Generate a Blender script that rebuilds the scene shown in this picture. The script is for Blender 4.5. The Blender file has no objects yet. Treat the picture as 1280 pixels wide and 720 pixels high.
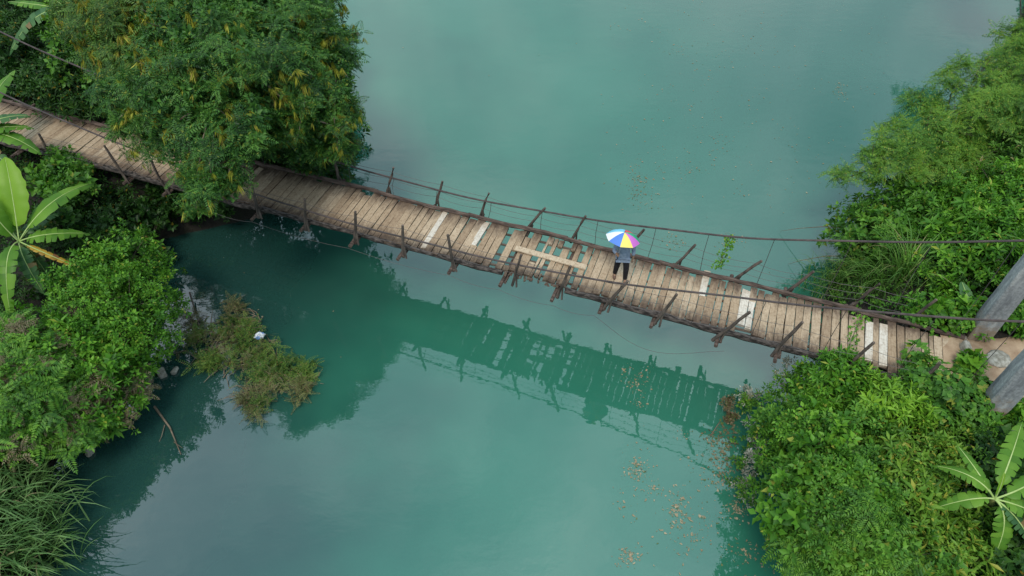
import bpy, math, random
import numpy as np
from mathutils import Vector, Matrix

random.seed(7)
rng = np.random.default_rng(7)
scn = bpy.context.scene
COL = scn.collection
R = math.radians

# ------------------------------------------------------------------ camera model (used to survey positions from the photo)
FPX, CAMH, DEP = 870.0, 15.6, R(47.6)
FW = np.array([0, math.cos(DEP), -math.sin(DEP)])
UP = np.array([0, math.sin(DEP), math.cos(DEP)])


def at(px, py, z):
    """world point at height z that the photo shows at pixel px, py"""
    d = np.array([1.0, 0, 0]) * (px - 640) / FPX + FW - UP * (py - 360) / FPX
    return np.array([0, 0, CAMH]) + d * (z - CAMH) / d[2]


# ------------------------------------------------------------------ small helpers
def unit(v):
    v = np.asarray(v, float)
    return v / max(np.linalg.norm(v), 1e-9)


class MB:
    """collects vertices and faces of one mesh"""

    def __init__(s):
        s.v, s.f, s.m, s.n = [], [], [], 0

    def add(s, verts, faces, mi=0):
        o = s.n
        s.v.extend([tuple(map(float, p)) for p in verts])
        s.n += len(verts)
        for f in faces:
            s.f.append(tuple(i + o for i in f))
            s.m.append(mi)

    def box(s, c, size, ax=(1, 0, 0), up=(0, 0, 1), mi=0, jit=0.0):
        x = unit(ax)
        z = np.array(up, float)
        z = unit(z - x * np.dot(z, x))
        y = np.cross(z, x)
        c = np.asarray(c, float)
        vs = []
        for i in (-.5, .5):
            for j in (-.5, .5):
                for k in (-.5, .5):
                    p = c + x * size[0] * i + y * size[1] * j + z * size[2] * k
                    if jit:
                        p = p + rng.normal(0, jit, 3)
                    vs.append(p)
        s.add(vs, [(0, 1, 3, 2), (4, 6, 7, 5), (0, 4, 5, 1), (2, 3, 7, 6), (0, 2, 6, 4), (1, 5, 7, 3)], mi)

    def tube(s, pts, rad, seg=6, mi=0, cap=True, wob=0.0):
        pts = [np.asarray(p, float) for p in pts]
        n = len(pts)
        if np.isscalar(rad):
            rad = [rad] * n
        ref = np.array([0, 0, 1.0])
        vs = []
        for i, p in enumerate(pts):
            d = unit(pts[min(i + 1, n - 1)] - pts[max(i - 1, 0)])
            r0 = ref if abs(np.dot(d, ref)) < .95 else np.array([1.0, 0, 0])
            a = unit(np.cross(d, r0))
            b = np.cross(d, a)
            for k in range(seg):
                t = 2 * math.pi * k / seg
                rr = rad[i] * (1 + (rng.normal(0, wob) if wob else 0))
                vs.append(p + (a * math.cos(t) + b * math.sin(t)) * rr)
        fs = []
        for i in range(n - 1):
            for k in range(seg):
                k2 = (k + 1) % seg
                fs.append((i * seg + k, i * seg + k2, (i + 1) * seg + k2, (i + 1) * seg + k))
        if cap:
            fs.append(tuple(range(seg))[::-1])
            fs.append(tuple((n - 1) * seg + k for k in range(seg)))
        s.add(vs, fs, mi)

    def build(s, name, mat, parent=None, smooth=False):
        me = bpy.data.meshes.new(name)
        me.from_pydata(s.v, [], s.f)
        mats = mat if isinstance(mat, (list, tuple)) else [mat]
        for m in mats:
            me.materials.append(m)
        if len(mats) > 1:
            me.polygons.foreach_set('material_index', s.m)
        if smooth:
            me.polygons.foreach_set('use_smooth', [True] * len(s.f))
        me.update()
        return link(name, me, parent)


def link(name, me, parent=None):
    o = bpy.data.objects.new(name, me)
    COL.objects.link(o)
    if parent is not None:
        o.parent = parent
    return o


def tri_mesh(name, V, T, mat, parent=None):
    """fast mesh from arrays; V is world space, T triangles"""
    me = bpy.data.meshes.new(name)
    V = np.asarray(V, np.float32)
    T = np.asarray(T, np.int32)
    me.vertices.add(len(V))
    me.vertices.foreach_set('co', V.ravel())
    me.loops.add(T.size)
    me.loops.foreach_set('vertex_index', T.ravel())
    me.polygons.add(len(T))
    me.polygons.foreach_set('loop_start', np.arange(len(T), dtype=np.int32) * 3)
    me.polygons.foreach_set('loop_total', np.full(len(T), 3, np.int32))
    me.materials.append(mat)
    me.update(calc_edges=True)
    return link(name, me, parent)


def empty(name, loc, rz=0.0):
    o = bpy.data.objects.new(name, None)
    COL.objects.link(o)
    o.location = tuple(float(a) for a in loc)
    o.rotation_euler = (0, 0, rz)
    o.empty_display_size = .2
    return o


def tag(o, label=None, cat=None, group=None, kind=None):
    if label:
        o['label'] = label
    if cat:
        o['category'] = cat
    if group:
        o['group'] = group
    if kind:
        o['kind'] = kind
    return o


# ------------------------------------------------------------------ materials
def new_mat(name):
    m = bpy.data.materials.new(name)
    m.use_nodes = True
    nt = m.node_tree
    return m, nt, nt.nodes['Principled BSDF'], nt.nodes['Material Output']


def N(nt, t, **kw):
    n = nt.nodes.new(t)
    for k, v in kw.items():
        setattr(n, k, v)
    return n


def ramp(nt, stops, interp='LINEAR'):
    n = nt.nodes.new('ShaderNodeValToRGB')
    e = n.color_ramp.elements
    n.color_ramp.interpolation = interp
    while len(e) < len(stops):
        e.new(.5)
    for i, (p, c) in enumerate(stops):
        e[i].position = p
        e[i].color = (*c, 1) if len(c) == 3 else c
    return n


def noise(nt, scale, detail=4, rough=.55, coord='Object', vec_scale=None, rot=None):
    tc = N(nt, 'ShaderNodeTexCoord')
    src = tc.outputs[coord]
    if vec_scale:
        mp = N(nt, 'ShaderNodeMapping')
        mp.inputs['Scale'].default_value = vec_scale
        if rot:
            mp.inputs['Rotation'].default_value = rot
        nt.links.new(src, mp.inputs['Vector'])
        src = mp.outputs['Vector']
    n = N(nt, 'ShaderNodeTexNoise')
    n.inputs['Scale'].default_value = scale
    n.inputs['Detail'].default_value = detail
    n.inputs['Roughness'].default_value = rough
    nt.links.new(src, n.inputs['Vector'])
    return n


def mix(nt, fac, a, b, blend='MIX'):
    n = N(nt, 'ShaderNodeMix', data_type='RGBA', blend_type=blend)
    L = nt.links
    for sock, val in ((n.inputs['Factor'], fac), (n.inputs['A'], a), (n.inputs['B'], b)):
        if hasattr(val, 'is_linked') or hasattr(val, 'links'):
            L.new(val, sock)
        elif isinstance(val, (int, float)):
            sock.default_value = val
        else:
            sock.default_value = (*val, 1)
    return n.outputs['Result']


def simple_mat(name, c1, c2, scale=6, rough=.8, bump=.0, bscale=40, vec_scale=None, spec=.3, lo=.35, hi=.65):
    m, nt, b, _ = new_mat(name)
    n = noise(nt, scale, 6, .6, vec_scale=vec_scale)
    r = ramp(nt, [(lo, c1), (hi, c2)])
    nt.links.new(n.outputs['Fac'], r.inputs['Fac'])
    nt.links.new(r.outputs['Color'], b.inputs['Base Color'])
    b.inputs['Roughness'].default_value = rough
    b.inputs['Specular IOR Level'].default_value = spec
    if bump:
        n2 = noise(nt, bscale, 5, .6, vec_scale=vec_scale)
        bp = N(nt, 'ShaderNodeBump')
        bp.inputs['Strength'].default_value = bump
        bp.inputs['Distance'].default_value = .02
        nt.links.new(n2.outputs['Fac'], bp.inputs['Height'])
        nt.links.new(bp.outputs['Normal'], b.inputs['Normal'])
    return m


LEAFK = 1.0


def leaf_mat(name, dark, mid, light, odd=None, p_odd=.03, trans=.28, rough=.42, patch=1.2):
    """one colour per leaf (random per island) with larger patches of growth"""
    m, nt, b, out = new_mat(name)
    g = N(nt, 'ShaderNodeNewGeometry')
    nz = noise(nt, patch, 2, .5)
    ad = N(nt, 'ShaderNodeMath', operation='MULTIPLY_ADD')
    nt.links.new(nz.outputs['Fac'], ad.inputs[0])
    ad.inputs[1].default_value = 1.3
    ad.inputs[2].default_value = -.42
    a2 = N(nt, 'ShaderNodeMath', operation='MULTIPLY_ADD')
    nt.links.new(g.outputs['Random Per Island'], a2.inputs[0])
    a2.inputs[1].default_value = .6
    nt.links.new(ad.outputs[0], a2.inputs[2])
    k = LEAFK
    sc = lambda c: tuple(x * k for x in c)
    r = ramp(nt, [(.12, sc(dark)), (.5, sc(mid)), (.92, sc(light))])
    nt.links.new(a2.outputs[0], r.inputs['Fac'])
    col = r.outputs['Color']
    if odd:
        gt = N(nt, 'ShaderNodeMath', operation='GREATER_THAN')
        ml = N(nt, 'ShaderNodeMath', operation='MULTIPLY')
        nt.links.new(g.outputs['Random Per Island'], ml.inputs[0])
        ml.inputs[1].default_value = 37.0
        fr = N(nt, 'ShaderNodeMath', operation='FRACT')
        nt.links.new(ml.outputs[0], fr.inputs[0])
        nt.links.new(fr.outputs[0], gt.inputs[0])
        gt.inputs[1].default_value = 1 - p_odd
        col = mix(nt, gt.outputs[0], col, sc(odd))
    nt.links.new(col, b.inputs['Base Color'])
    b.inputs['Roughness'].default_value = rough
    b.inputs['Specular IOR Level'].default_value = .22
    tr = N(nt, 'ShaderNodeBsdfTranslucent')
    tcol = mix(nt, 1.0, col, (1.15, 1.2, .6), 'MULTIPLY')
    nt.links.new(tcol, tr.inputs['Color'])
    ms = N(nt, 'ShaderNodeMixShader')
    ms.inputs[0].default_value = trans
    nt.links.new(b.outputs[0], ms.inputs[1])
    nt.links.new(tr.outputs[0], ms.inputs[2])
    nt.links.new(ms.outputs[0], out.inputs['Surface'])
    return m


YEL = (.22, .17, .02)
BRN = (.12, .07, .03)
M = {}
M['leucaena'] = leaf_mat('leucaena_leaves', (.015, .052, .013), (.04, .122, .023), (.105, .24, .038), (.17, .23, .03), .05)
M['leucaena_olive'] = leaf_mat('leucaena_olive_leaves', (.02, .058, .013), (.052, .125, .022), (.12, .22, .034), (.2, .21, .03), .06)
M['pods'] = leaf_mat('seed_pods', (.20, .22, .02), (.34, .35, .035), (.46, .45, .07), (.30, .23, .05), .15, trans=.15)
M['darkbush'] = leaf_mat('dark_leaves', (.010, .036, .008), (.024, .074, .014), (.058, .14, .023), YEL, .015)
M['bright'] = leaf_mat('bright_leaves', (.03, .105, .011), (.078, .225, .02), (.175, .37, .033), (.3, .35, .05), .025)
M['mid'] = leaf_mat('mid_green_leaves', (.028, .09, .013), (.07, .195, .023), (.15, .32, .038), (.24, .28, .04), .03)
M['fern'] = leaf_mat('ferny_leaves', (.026, .09, .012), (.07, .19, .02), (.16, .32, .034), None)
M['lime'] = leaf_mat('lime_leaves', (.07, .18, .014), (.15, .32, .025), (.25, .44, .04), None)
M['yellowish'] = leaf_mat('yellowish_leaves', (.045, .12, .014), (.11, .24, .026), (.22, .36, .045), (.34, .35, .05), .07)
M['airy'] = leaf_mat('light_feathery_leaves', (.038, .115, .016), (.09, .215, .024), (.19, .33, .036), (.28, .32, .045), .06)
M['grass'] = leaf_mat('grass_blades', (.045, .12, .02), (.1, .22, .04), (.21, .34, .08), (.28, .26, .11), .05)
M['reed'] = leaf_mat('reed_blades', (.04, .1, .025), (.105, .21, .06), (.22, .34, .13), (.28, .25, .13), .05, trans=.25)
M['banana'] = leaf_mat('banana_leaf', (.06, .165, .018), (.105, .245, .026), (.17, .33, .038), (.25, .17, .05), .05, trans=.35, patch=1.5)
M['banana_old'] = leaf_mat('banana_old_leaf', (.03, .09, .03), (.06, .14, .045), (.11, .2, .07), (.2, .14, .06), .12, trans=.2, patch=.8)
M['banana_young'] = leaf_mat('banana_young_leaf', (.14, .3, .02), (.2, .38, .03), (.26, .44, .05), None, trans=.4)
M['dead_leaf'] = leaf_mat('dead_banana_leaf', (.22, .12, .02), (.4, .25, .03), (.5, .34, .06), (.2, .09, .03), .2, trans=.15)
M['rib'] = simple_mat('banana_midrib', (.3, .42, .12), (.42, .5, .2), 5, .5)
M['stalk'] = simple_mat('banana_stalk', (.10, .14, .04), (.22, .22, .08), 5, .6, vec_scale=(1, 1, .2))
M['bark'] = simple_mat('bark', (.05, .038, .028), (.13, .1, .075), 8, .9, .6, 30, (1, 1, .3))
M['twig'] = simple_mat('dry_twigs', (.10, .075, .05), (.22, .17, .12), 6, .9)
M['wetdebris'] = leaf_mat('drowned_foliage', (.045, .045, .022), (.095, .105, .038), (.17, .18, .06), (.15, .1, .05), .12, trans=.1)
M['debrisleaf'] = leaf_mat('half_drowned_leaves', (.03, .075, .016), (.08, .16, .028), (.17, .25, .045), (.2, .16, .05), .08)
M['litter'] = leaf_mat('floating_litter', (.17, .125, .07), (.26, .205, .125), (.36, .30, .2), (.12, .14, .05), .08, trans=.05, patch=.4)
M['brownclump'] = leaf_mat('dead_water_plants', (.07, .055, .028), (.14, .11, .058), (.2, .17, .1), (.09, .12, .03), .2, trans=.05)
M['whitish'] = leaf_mat('pale_dead_leaves', (.2, .2, .15), (.32, .32, .26), (.45, .45, .38), None, trans=.1)
M['cable'] = simple_mat('rusty_cable', (.045, .035, .035), (.10, .075, .07), 5, .7, .5, 60, spec=.4)
M['wire'] = simple_mat('thin_wire', (.05, .045, .045), (.09, .08, .075), 6, .6, spec=.5)
M['log'] = simple_mat('dark_weathered_log', (.04, .027, .023), (.15, .105, .085), 7, .9, .8, 30, (.4, 2, 2))
M['log_dark'] = simple_mat('mossy_black_log', (.02, .016, .014), (.16, .13, .115), 9, .9, 1.0, 40, (.7, 2, 2), lo=.42, hi=.72)
M['post'] = simple_mat('weathered_post', (.05, .04, .035), (.15, .115, .095), 9, .9, .7, 40, (1, 1, .3))
M['stringer'] = simple_mat('stringer_wood', (.06, .045, .035), (.15, .11, .085), 5, .9, .5, 30, (.3, 2, 2))


def pillar_mat():
    m, nt, b, _ = new_mat('weathered_concrete')
    a_ = noise(nt, 2.2, 7, .65, vec_scale=(1.6, 1.6, .3))
    r_ = ramp(nt, [(.34, (.17, .18, .195)), (.5, (.33, .34, .35)), (.68, (.55, .55, .54))])
    nt.links.new(a_.outputs['Fac'], r_.inputs['Fac'])
    f_ = noise(nt, 16, 6, .7)
    fr_ = ramp(nt, [(.35, (.7, .7, .7)), (.6, (1.08, 1.08, 1.08))])
    nt.links.new(f_.outputs['Fac'], fr_.inputs['Fac'])
    c_ = mix(nt, 1.0, r_.outputs['Color'], fr_.outputs['Color'], 'MULTIPLY')
    tc_ = N(nt, 'ShaderNodeTexCoord')
    sp_ = N(nt, 'ShaderNodeSeparateXYZ')
    nt.links.new(tc_.outputs['Object'], sp_.inputs[0])
    st_ = noise(nt, 3.5, 5, .7)
    ad_ = N(nt, 'ShaderNodeMath', operation='MULTIPLY_ADD')
    nt.links.new(st_.outputs['Fac'], ad_.inputs[0])
    ad_.inputs[1].default_value = -2.2
    nt.links.new(sp_.outputs['Z'], ad_.inputs[2])
    mr2 = N(nt, 'ShaderNodeMapRange')
    mr2.inputs['From Min'].default_value = .25
    mr2.inputs['From Max'].default_value = -.25
    mr2.inputs['To Max'].default_value = .75
    nt.links.new(ad_.outputs[0], mr2.inputs['Value'])
    c_ = mix(nt, mr2.outputs[0], c_, (.26, .17, .095))
    nt.links.new(c_, b.inputs['Base Color'])
    b.inputs['Roughness'].default_value = .88
    b.inputs['Specular IOR Level'].default_value = .2
    bp_ = N(nt, 'ShaderNodeBump')
    bp_.inputs['Strength'].default_value = .25
    bp_.inputs['Distance'].default_value = .01
    nt.links.new(f_.outputs['Fac'], bp_.inputs['Height'])
    nt.links.new(bp_.outputs['Normal'], b.inputs['Normal'])
    return m


def plank_mat(name, c1, c2, c3, dirt, dirt_amt):
    m, nt, b, _ = new_mat(name)
    g = N(nt, 'ShaderNodeNewGeometry')
    r = ramp(nt, [(0, c1), (.5, c2), (1, c3)])
    nt.links.new(g.outputs['Random Per Island'], r.inputs['Fac'])
    grain = noise(nt, 6, 6, .65, vec_scale=(7, .5, 1))
    gr = ramp(nt, [(.3, (.72, .7, .68)), (.7, (1.1, 1.1, 1.1))])
    nt.links.new(grain.outputs['Fac'], gr.inputs['Fac'])
    c = mix(nt, 1.0, r.outputs['Color'], gr.outputs['Color'], 'MULTIPLY')
    # moss and mud along the board ends, wear in the middle of the walkway
    tc = N(nt, 'ShaderNodeTexCoord')
    sp = N(nt, 'ShaderNodeSeparateXYZ')
    nt.links.new(tc.outputs['Object'], sp.inputs[0])
    ab = N(nt, 'ShaderNodeMath', operation='ABSOLUTE')
    nt.links.new(sp.outputs['Y'], ab.inputs[0])
    dn = noise(nt, 2.6, 8, .72, vec_scale=(2.6, .8, 1))
    ma = N(nt, 'ShaderNodeMath', operation='MULTIPLY_ADD')
    nt.links.new(dn.outputs['Fac'], ma.inputs[0])
    ma.inputs[1].default_value = 1.25
    nt.links.new(ab.outputs[0], ma.inputs[2])
    dr = ramp(nt, [(1.12, (0, 0, 0)), (1.0, (1, 1, 1))])
    mr = N(nt, 'ShaderNodeMapRange')
    mr.inputs['From Min'].default_value = .92
    mr.inputs['From Max'].default_value = 1.42
    mr.inputs['To Max'].default_value = dirt_amt
    nt.links.new(ma.outputs[0], mr.inputs['Value'])
    nt.nodes.remove(dr)
    c = mix(nt, mr.outputs[0], c, dirt)
    sn = noise(nt, 14, 5, .7)
    sr = ramp(nt, [(.36, (.62, .55, .5)), (.52, (1, 1, 1))])
    nt.links.new(sn.outputs['Fac'], sr.inputs['Fac'])
    c = mix(nt, .7, c, sr.outputs['Color'], 'MULTIPLY')
    nt.links.new(c, b.inputs['Base Color'])
    b.inputs['Roughness'].default_value = .85
    b.inputs['Specular IOR Level'].default_value = .2
    bp = N(nt, 'ShaderNodeBump')
    bp.inputs['Strength'].default_value = .5
    bp.inputs['Distance'].default_value = .01
    nt.links.new(grain.outputs['Fac'], bp.inputs['Height'])
    nt.links.new(bp.outputs['Normal'], b.inputs['Normal'])
    return m


M['plank'] = plank_mat('walkway_planks', (.33, .235, .155), (.42, .312, .21), (.5, .385, .27), (.075, .05, .038), .9)
M['plank_pale'] = plank_mat('new_pale_planks', (.54, .48, .4), (.62, .56, .48), (.7, .65, .57), (.36, .27, .19), .7)
M['plank_tan'] = plank_mat('new_tan_planks', (.46, .36, .25), (.52, .41, .29), (.58, .46, .34), (.36, .27, .19), .4)

# water: turbid green water under a glossy surface
m, nt, b, _ = new_mat('river_water')
n1 = noise(nt, .11, 4, .5)
rr = ramp(nt, [(.32, (.018, .108, .072)), (.52, (.025, .14, .09)), (.7, (.036, .16, .106))])
nt.links.new(n1.outputs['Fac'], rr.inputs['Fac'])
# darker along both banks: shade and dim reflections painted into the clearer water's colour
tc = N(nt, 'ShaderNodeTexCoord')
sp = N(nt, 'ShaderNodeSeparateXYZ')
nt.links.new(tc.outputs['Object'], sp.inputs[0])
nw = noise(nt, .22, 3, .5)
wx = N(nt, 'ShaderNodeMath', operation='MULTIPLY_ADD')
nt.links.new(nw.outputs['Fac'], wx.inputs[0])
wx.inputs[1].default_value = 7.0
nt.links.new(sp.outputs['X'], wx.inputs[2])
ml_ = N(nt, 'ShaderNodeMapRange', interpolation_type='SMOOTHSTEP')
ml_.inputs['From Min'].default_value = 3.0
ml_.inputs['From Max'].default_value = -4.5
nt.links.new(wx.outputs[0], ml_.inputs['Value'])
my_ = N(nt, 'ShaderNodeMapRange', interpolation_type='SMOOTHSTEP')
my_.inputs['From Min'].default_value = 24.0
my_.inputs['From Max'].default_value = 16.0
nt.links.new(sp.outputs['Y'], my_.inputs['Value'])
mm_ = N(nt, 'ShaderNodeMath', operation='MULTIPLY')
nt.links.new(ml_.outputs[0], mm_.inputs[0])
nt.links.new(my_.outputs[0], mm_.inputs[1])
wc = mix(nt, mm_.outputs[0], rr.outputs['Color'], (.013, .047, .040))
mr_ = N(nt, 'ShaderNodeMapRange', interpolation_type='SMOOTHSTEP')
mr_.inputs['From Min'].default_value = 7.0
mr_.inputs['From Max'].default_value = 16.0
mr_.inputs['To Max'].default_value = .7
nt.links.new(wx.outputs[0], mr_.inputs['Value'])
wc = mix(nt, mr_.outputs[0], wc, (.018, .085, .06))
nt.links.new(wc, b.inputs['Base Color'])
b.inputs['Roughness'].default_value = .02
b.inputs['IOR'].default_value = 1.9
n2 = noise(nt, 1.3, 3, .5, vec_scale=(1, 1.6, 1))
n3 = noise(nt, 9, 2, .5)
bp = N(nt, 'ShaderNodeBump')
bp.inputs['Strength'].default_value = .045
bp.inputs['Distance'].default_value = .1
nt.links.new(n2.outputs['Fac'], bp.inputs['Height'])
bp2 = N(nt, 'ShaderNodeBump')
bp2.inputs['Strength'].default_value = .016
bp2.inputs['Distance'].default_value = .03
nt.links.new(n3.outputs['Fac'], bp2.inputs['Height'])
nt.links.new(bp.outputs['Normal'], bp2.inputs['Normal'])
nt.links.new(bp2.outputs['Normal'], b.inputs['Normal'])
M['water'] = m

# soil
m, nt, b, _ = new_mat('bank_soil')
n1 = noise(nt, .8, 7, .65)
rr = ramp(nt, [(.3, (.008, .007, .006)), (.5, (.017, .014, .010)), (.7, (.02, .028, .012))])
nt.links.new(n1.outputs['Fac'], rr.inputs['Fac'])
nt.links.new(rr.outputs['Color'], b.inputs['Base Color'])
b.inputs['Roughness'].default_value = .95
n2 = noise(nt, 7, 8, .7)
bp = N(nt, 'ShaderNodeBump')
bp.inputs['Strength'].default_value = 1
bp.inputs['Distance'].default_value = .1
nt.links.new(n2.outputs['Fac'], bp.inputs['Height'])
nt.links.new(bp.outputs['Normal'], b.inputs['Normal'])
M['soil'] = m
M['sand'] = simple_mat('trodden_earth', (.25, .155, .095), (.46, .33, .22), 2.2, .95, .8, 18, lo=.3, hi=.7)
M['concrete'] = pillar_mat()
M['stone'] = simple_mat('pale_stone', (.2, .18, .14), (.46, .43, .37), 9, .9, 1.0, 22)
M['slab'] = simple_mat('grey_slab', (.16, .14, .12), (.36, .33, .29), 3, .9, .5, 20)

# ------------------------------------------------------------------ terrain and water
SL = np.array([(-80, -12), (0, -10.8), (6, -10.6), (8.4, -11.3), (10.2, -11), (11.5, -10.1), (13.6, -10.5), (16.2, -11.9), (17.6, -8.2), (19, -7.4), (20.6, -7.6), (26, -8.8), (33, -10.5), (60, -14), (200, -40)], float)
SR = np.array([(-80, 13), (0, 8.6), (5.8, 7.7), (7.5, 7.3), (8.8, 7.1), (10.2, 7.7), (11.3, 8.6), (12.6, 8.9), (14.6, 9.8), (16.7, 11.6), (20.6, 15.2), (27, 20.8), (33, 25), (60, 34), (200, 70)], float)


def hnoise(x, y):
    return (np.sin(x * 1.3 + 1.7 * np.sin(y * .7)) * .12 + np.sin(y * 1.9 + 1.1 * np.sin(x * 1.1 + 2)) * .1 + np.sin(x * 3.1 + y * 2.3) * .05 + np.sin(x * .31 + y * .23) * .3)


def ground_z(x, y):
    x = np.asarray(x, float)
    y = np.asarray(y, float)
    dl = np.interp(y, SL[:, 0], SL[:, 1]) - x
    dr = x - np.interp(y, SR[:, 0], SR[:, 1])
    left = np.where(dl > 0, 1.5 * (1 - np.exp(-dl / 2.2)) + np.clip(dl - 8, 0, 60) * .12, dl * .45)
    right = np.where(dr > 0, 2.1 * (1 - np.exp(-dr / 1.1)) + np.clip(dr - 9, 0, 60) * .12, dr * .5)
    h = np.maximum(np.maximum(left, right), -2.6)
    land = np.clip(np.maximum(dl, dr) / 1.5, 0, 1)
    # flatten where the path lands on the right bank
    bs = x * math.cos(BA) - (y - 13.62) * math.sin(BA)
    bt = x * math.sin(BA) + (y - 13.62) * math.cos(BA)
    w = np.clip((bs - 10.3) / .7, 0, 1) * np.clip((2.2 - np.abs(bt)) / .8, 0, 1)
    h = h + hnoise(x, y) * land * .8 + land * .08
    return h * (1 - w) + w * 2.16


BA = R(20.15)


def axis_grid(lo, hi, step, far, n):
    a = np.arange(lo, hi + step / 2, step)
    g = np.geomspace(step, far, n)
    return np.concatenate([lo - g[::-1], a, hi + g])


gx = axis_grid(-26, 30, .35, 700, 22)
gy = axis_grid(2, 40, .35, 700, 22)
X, Y = np.meshgrid(gx, gy)
Z = ground_z(X, Y)
V = np.stack([X.ravel(), Y.ravel(), Z.ravel()], 1)
nx, ny = len(gx), len(gy)
i = np.arange(nx - 1)[None, :] + nx * np.arange(ny - 1)[:, None]
i = i.ravel()
T = np.concatenate([np.stack([i, i + 1, i + nx + 1], 1), np.stack([i, i + nx + 1, i + nx], 1)])
g = tri_mesh('ground', V, T, M['soil'])
g.data.polygons.foreach_set('use_smooth', [True] * len(g.data.polygons))
tag(g, 'dark earth banks on both sides of the river', 'ground', kind='structure')

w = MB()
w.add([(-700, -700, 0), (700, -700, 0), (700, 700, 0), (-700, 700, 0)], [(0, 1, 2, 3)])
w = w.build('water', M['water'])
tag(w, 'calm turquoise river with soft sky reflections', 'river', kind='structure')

# trodden path at the right bridge head
BO = np.array([0, 13.62, 2.25])
BE = np.array([math.cos(BA), -math.sin(BA), 0])
BN = np.array([math.sin(BA), math.cos(BA), 0])


def bw(s, t, z=0.0):
    return BO + BE * s + BN * t + np.array([0, 0, z])


pv, pf = [], []
ns, ntt = 40, 18
for a in range(ns):
    for c in range(ntt):
        s_ = 10.9 + a * .2
        wob = .25 * math.sin(s_ * 2.1) + .12 * math.sin(s_ * 5.3)
        wd = 1.0 + .35 * min(1, (s_ - 10.9)) + (.45 if s_ > 12.2 else 0) * min(1, (s_ - 12.2))
        t_ = (c / (ntt - 1) * 2 - 1) * (wd + wob * .5) + .1 * math.sin(s_ * 3)
        p = bw(s_, t_)
        edge = abs(c / (ntt - 1) * 2 - 1)
        z_ = float(ground_z(p[0], p[1])) + .11 * (1 - edge ** 4) + .015 * math.sin(s_ * 7 + t_ * 5) - (.14 if edge > .99 else 0)
        pv.append((p[0], p[1], z_))
for a in range(ns - 1):
    for c in range(ntt - 1):
        k = a * ntt + c
        pf.append((k, k + ntt, k + ntt + 1, k + 1))
pm = MB()
pm.add(pv, pf)
tag(pm.build('path', M['sand'], smooth=True), 'bare sandy path leading off the right end of the bridge', 'path', kind='structure')

# ------------------------------------------------------------------ the bridge
br = empty('suspension_footbridge', BO, -BA)
tag(br, 'narrow wooden plank suspension bridge crossing the turquoise river', 'footbridge')


def dz(s):
    return .02 * math.sin(s * .9 + .5) + .012 * math.sin(s * 2.3) - .0003 * s * s * (1 if s < 0 else 0)


# planks. (s0, width, t_lo, t_hi) ; local frame x along, y towards the far side
planks = []
s = -21.0
PALE = [(-2.40, .15, -.80, .80), (-1.16, .17, -.2, .8), (5.08, .17, .1, 1.06), (6.12, .2, -.55, .66), (6.34, .14, -.62, .3), (9.14, .17, -.66, .62), (9.46, .19, -.66, .70), (10.72, .17, -.66, .76), (10.91, .17, -.80, .74), (11.10, .18, -.86, .76)]
broken = [(-.20, .19, -.80, .80), (.01, .16, -.02, .80), (.01, .16, -.80, -.62), (.19, .15, -.74, .60), (.36, .24, -.82, .80), (.62, .07, -.78, -.68), (.80, .06, -.8, .82), (.88, .10, .52, .80), (.90, .10, -.76, .10), (.62, .16, -.78, -.30), (1.0, .10, -.06, .8), (1.02, .05, -.8, -.62), (1.13, .14, .50, .80), (1.13, .14, -.80, .10), (1.29, .2, -.82, .50), (1.51, .12, .52, .8), (1.51, .14, -.78, .16), (1.66, .13, -.82, .80)]
while s < 11.2:
    wd = random.uniform(.15, .21)
    gap = random.choice([.010, .013, .016, .018, .02, .024]) if random.random() > .05 else .04
    nxt = [p for p in PALE if p[3] - p[2] > 1.2 and p[0] + p[1] > s + .005]
    if nxt:
        p = min(nxt)
        if s + wd + gap > p[0]:
            wd = p[0] - s - .012
            gap = p[1] + .024
            if wd < .05:
                s = p[0] + p[1] + .012
                continue
            if wd > .26:
                wd = .2
                gap = .01
    mid = s + wd / 2
    if -.24 < mid < 1.82 or -.24 < s + wd < 1.8:
        s += wd + gap
        continue
    lo, hi = -.83 + random.uniform(-.07, .05), .83 + random.uniform(-.05, .05)
    hit = [p for p in PALE if p[0] - .01 < mid < p[0] + p[1] + .01]
    if hit:
        p = hit[0]
        if p[3] - p[2] > 1.2:
            planks.append((s, wd, lo, hi))
            s += wd + gap
            continue
        if p[3] < .5:
            hi = hi
        lo, hi = (lo, p[2] - .01) if p[2] > -.5 else (p[3] + .01, hi)
    if s < 7.25 < s + wd:
        hi = .5
    if random.random() < .05:
        hi -= random.uniform(.05, .18)
    planks.append((s, wd, lo, hi))
    s += wd + gap
planks += broken


def plank_into(mb, p, z0=0.0, th=.075):
    s0, wd, lo, hi = p
    sm = s0 + wd / 2
    n = max(1, int((hi - lo) / .28))
    yaw = random.gauss(0, .010)
    roll = random.gauss(0, .02)
    dzr = random.gauss(0, .005)
    vs = []
    bend = random.uniform(-.004, .008)
    for k in range(n + 1):
        u = k / n
        t = lo + (hi - lo) * u
        x0 = sm + yaw * (t)
        ww = wd / 2 + random.gauss(0, .003)
        ez = random.gauss(0, .002) + bend * (2 * u - 1) ** 2
        tj0 = t + (random.gauss(0, .015) if k in (0, n) else 0)
        tj1 = t + (random.gauss(0, .015) if k in (0, n) else 0)
        zz = dz(sm) + z0 + dzr + ez
        vs += [(x0 - ww, tj0, zz - roll * ww), (x0 + ww, tj1, zz + roll * ww), (x0 + ww, tj1, zz - th + roll * ww), (x0 - ww, tj0, zz - th - roll * ww)]
    fs = []
    for k in range(n):
        a = k * 4
        for q in range(4):
            q2 = (q + 1) % 4
            fs.append((a + q, a + q2, a + 4 + q2, a + 4 + q))
    fs += [(3, 2, 1, 0), (n * 4, n * 4 + 1, n * 4 + 2, n * 4 + 3)]
    mb.add(vs, fs)


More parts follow.
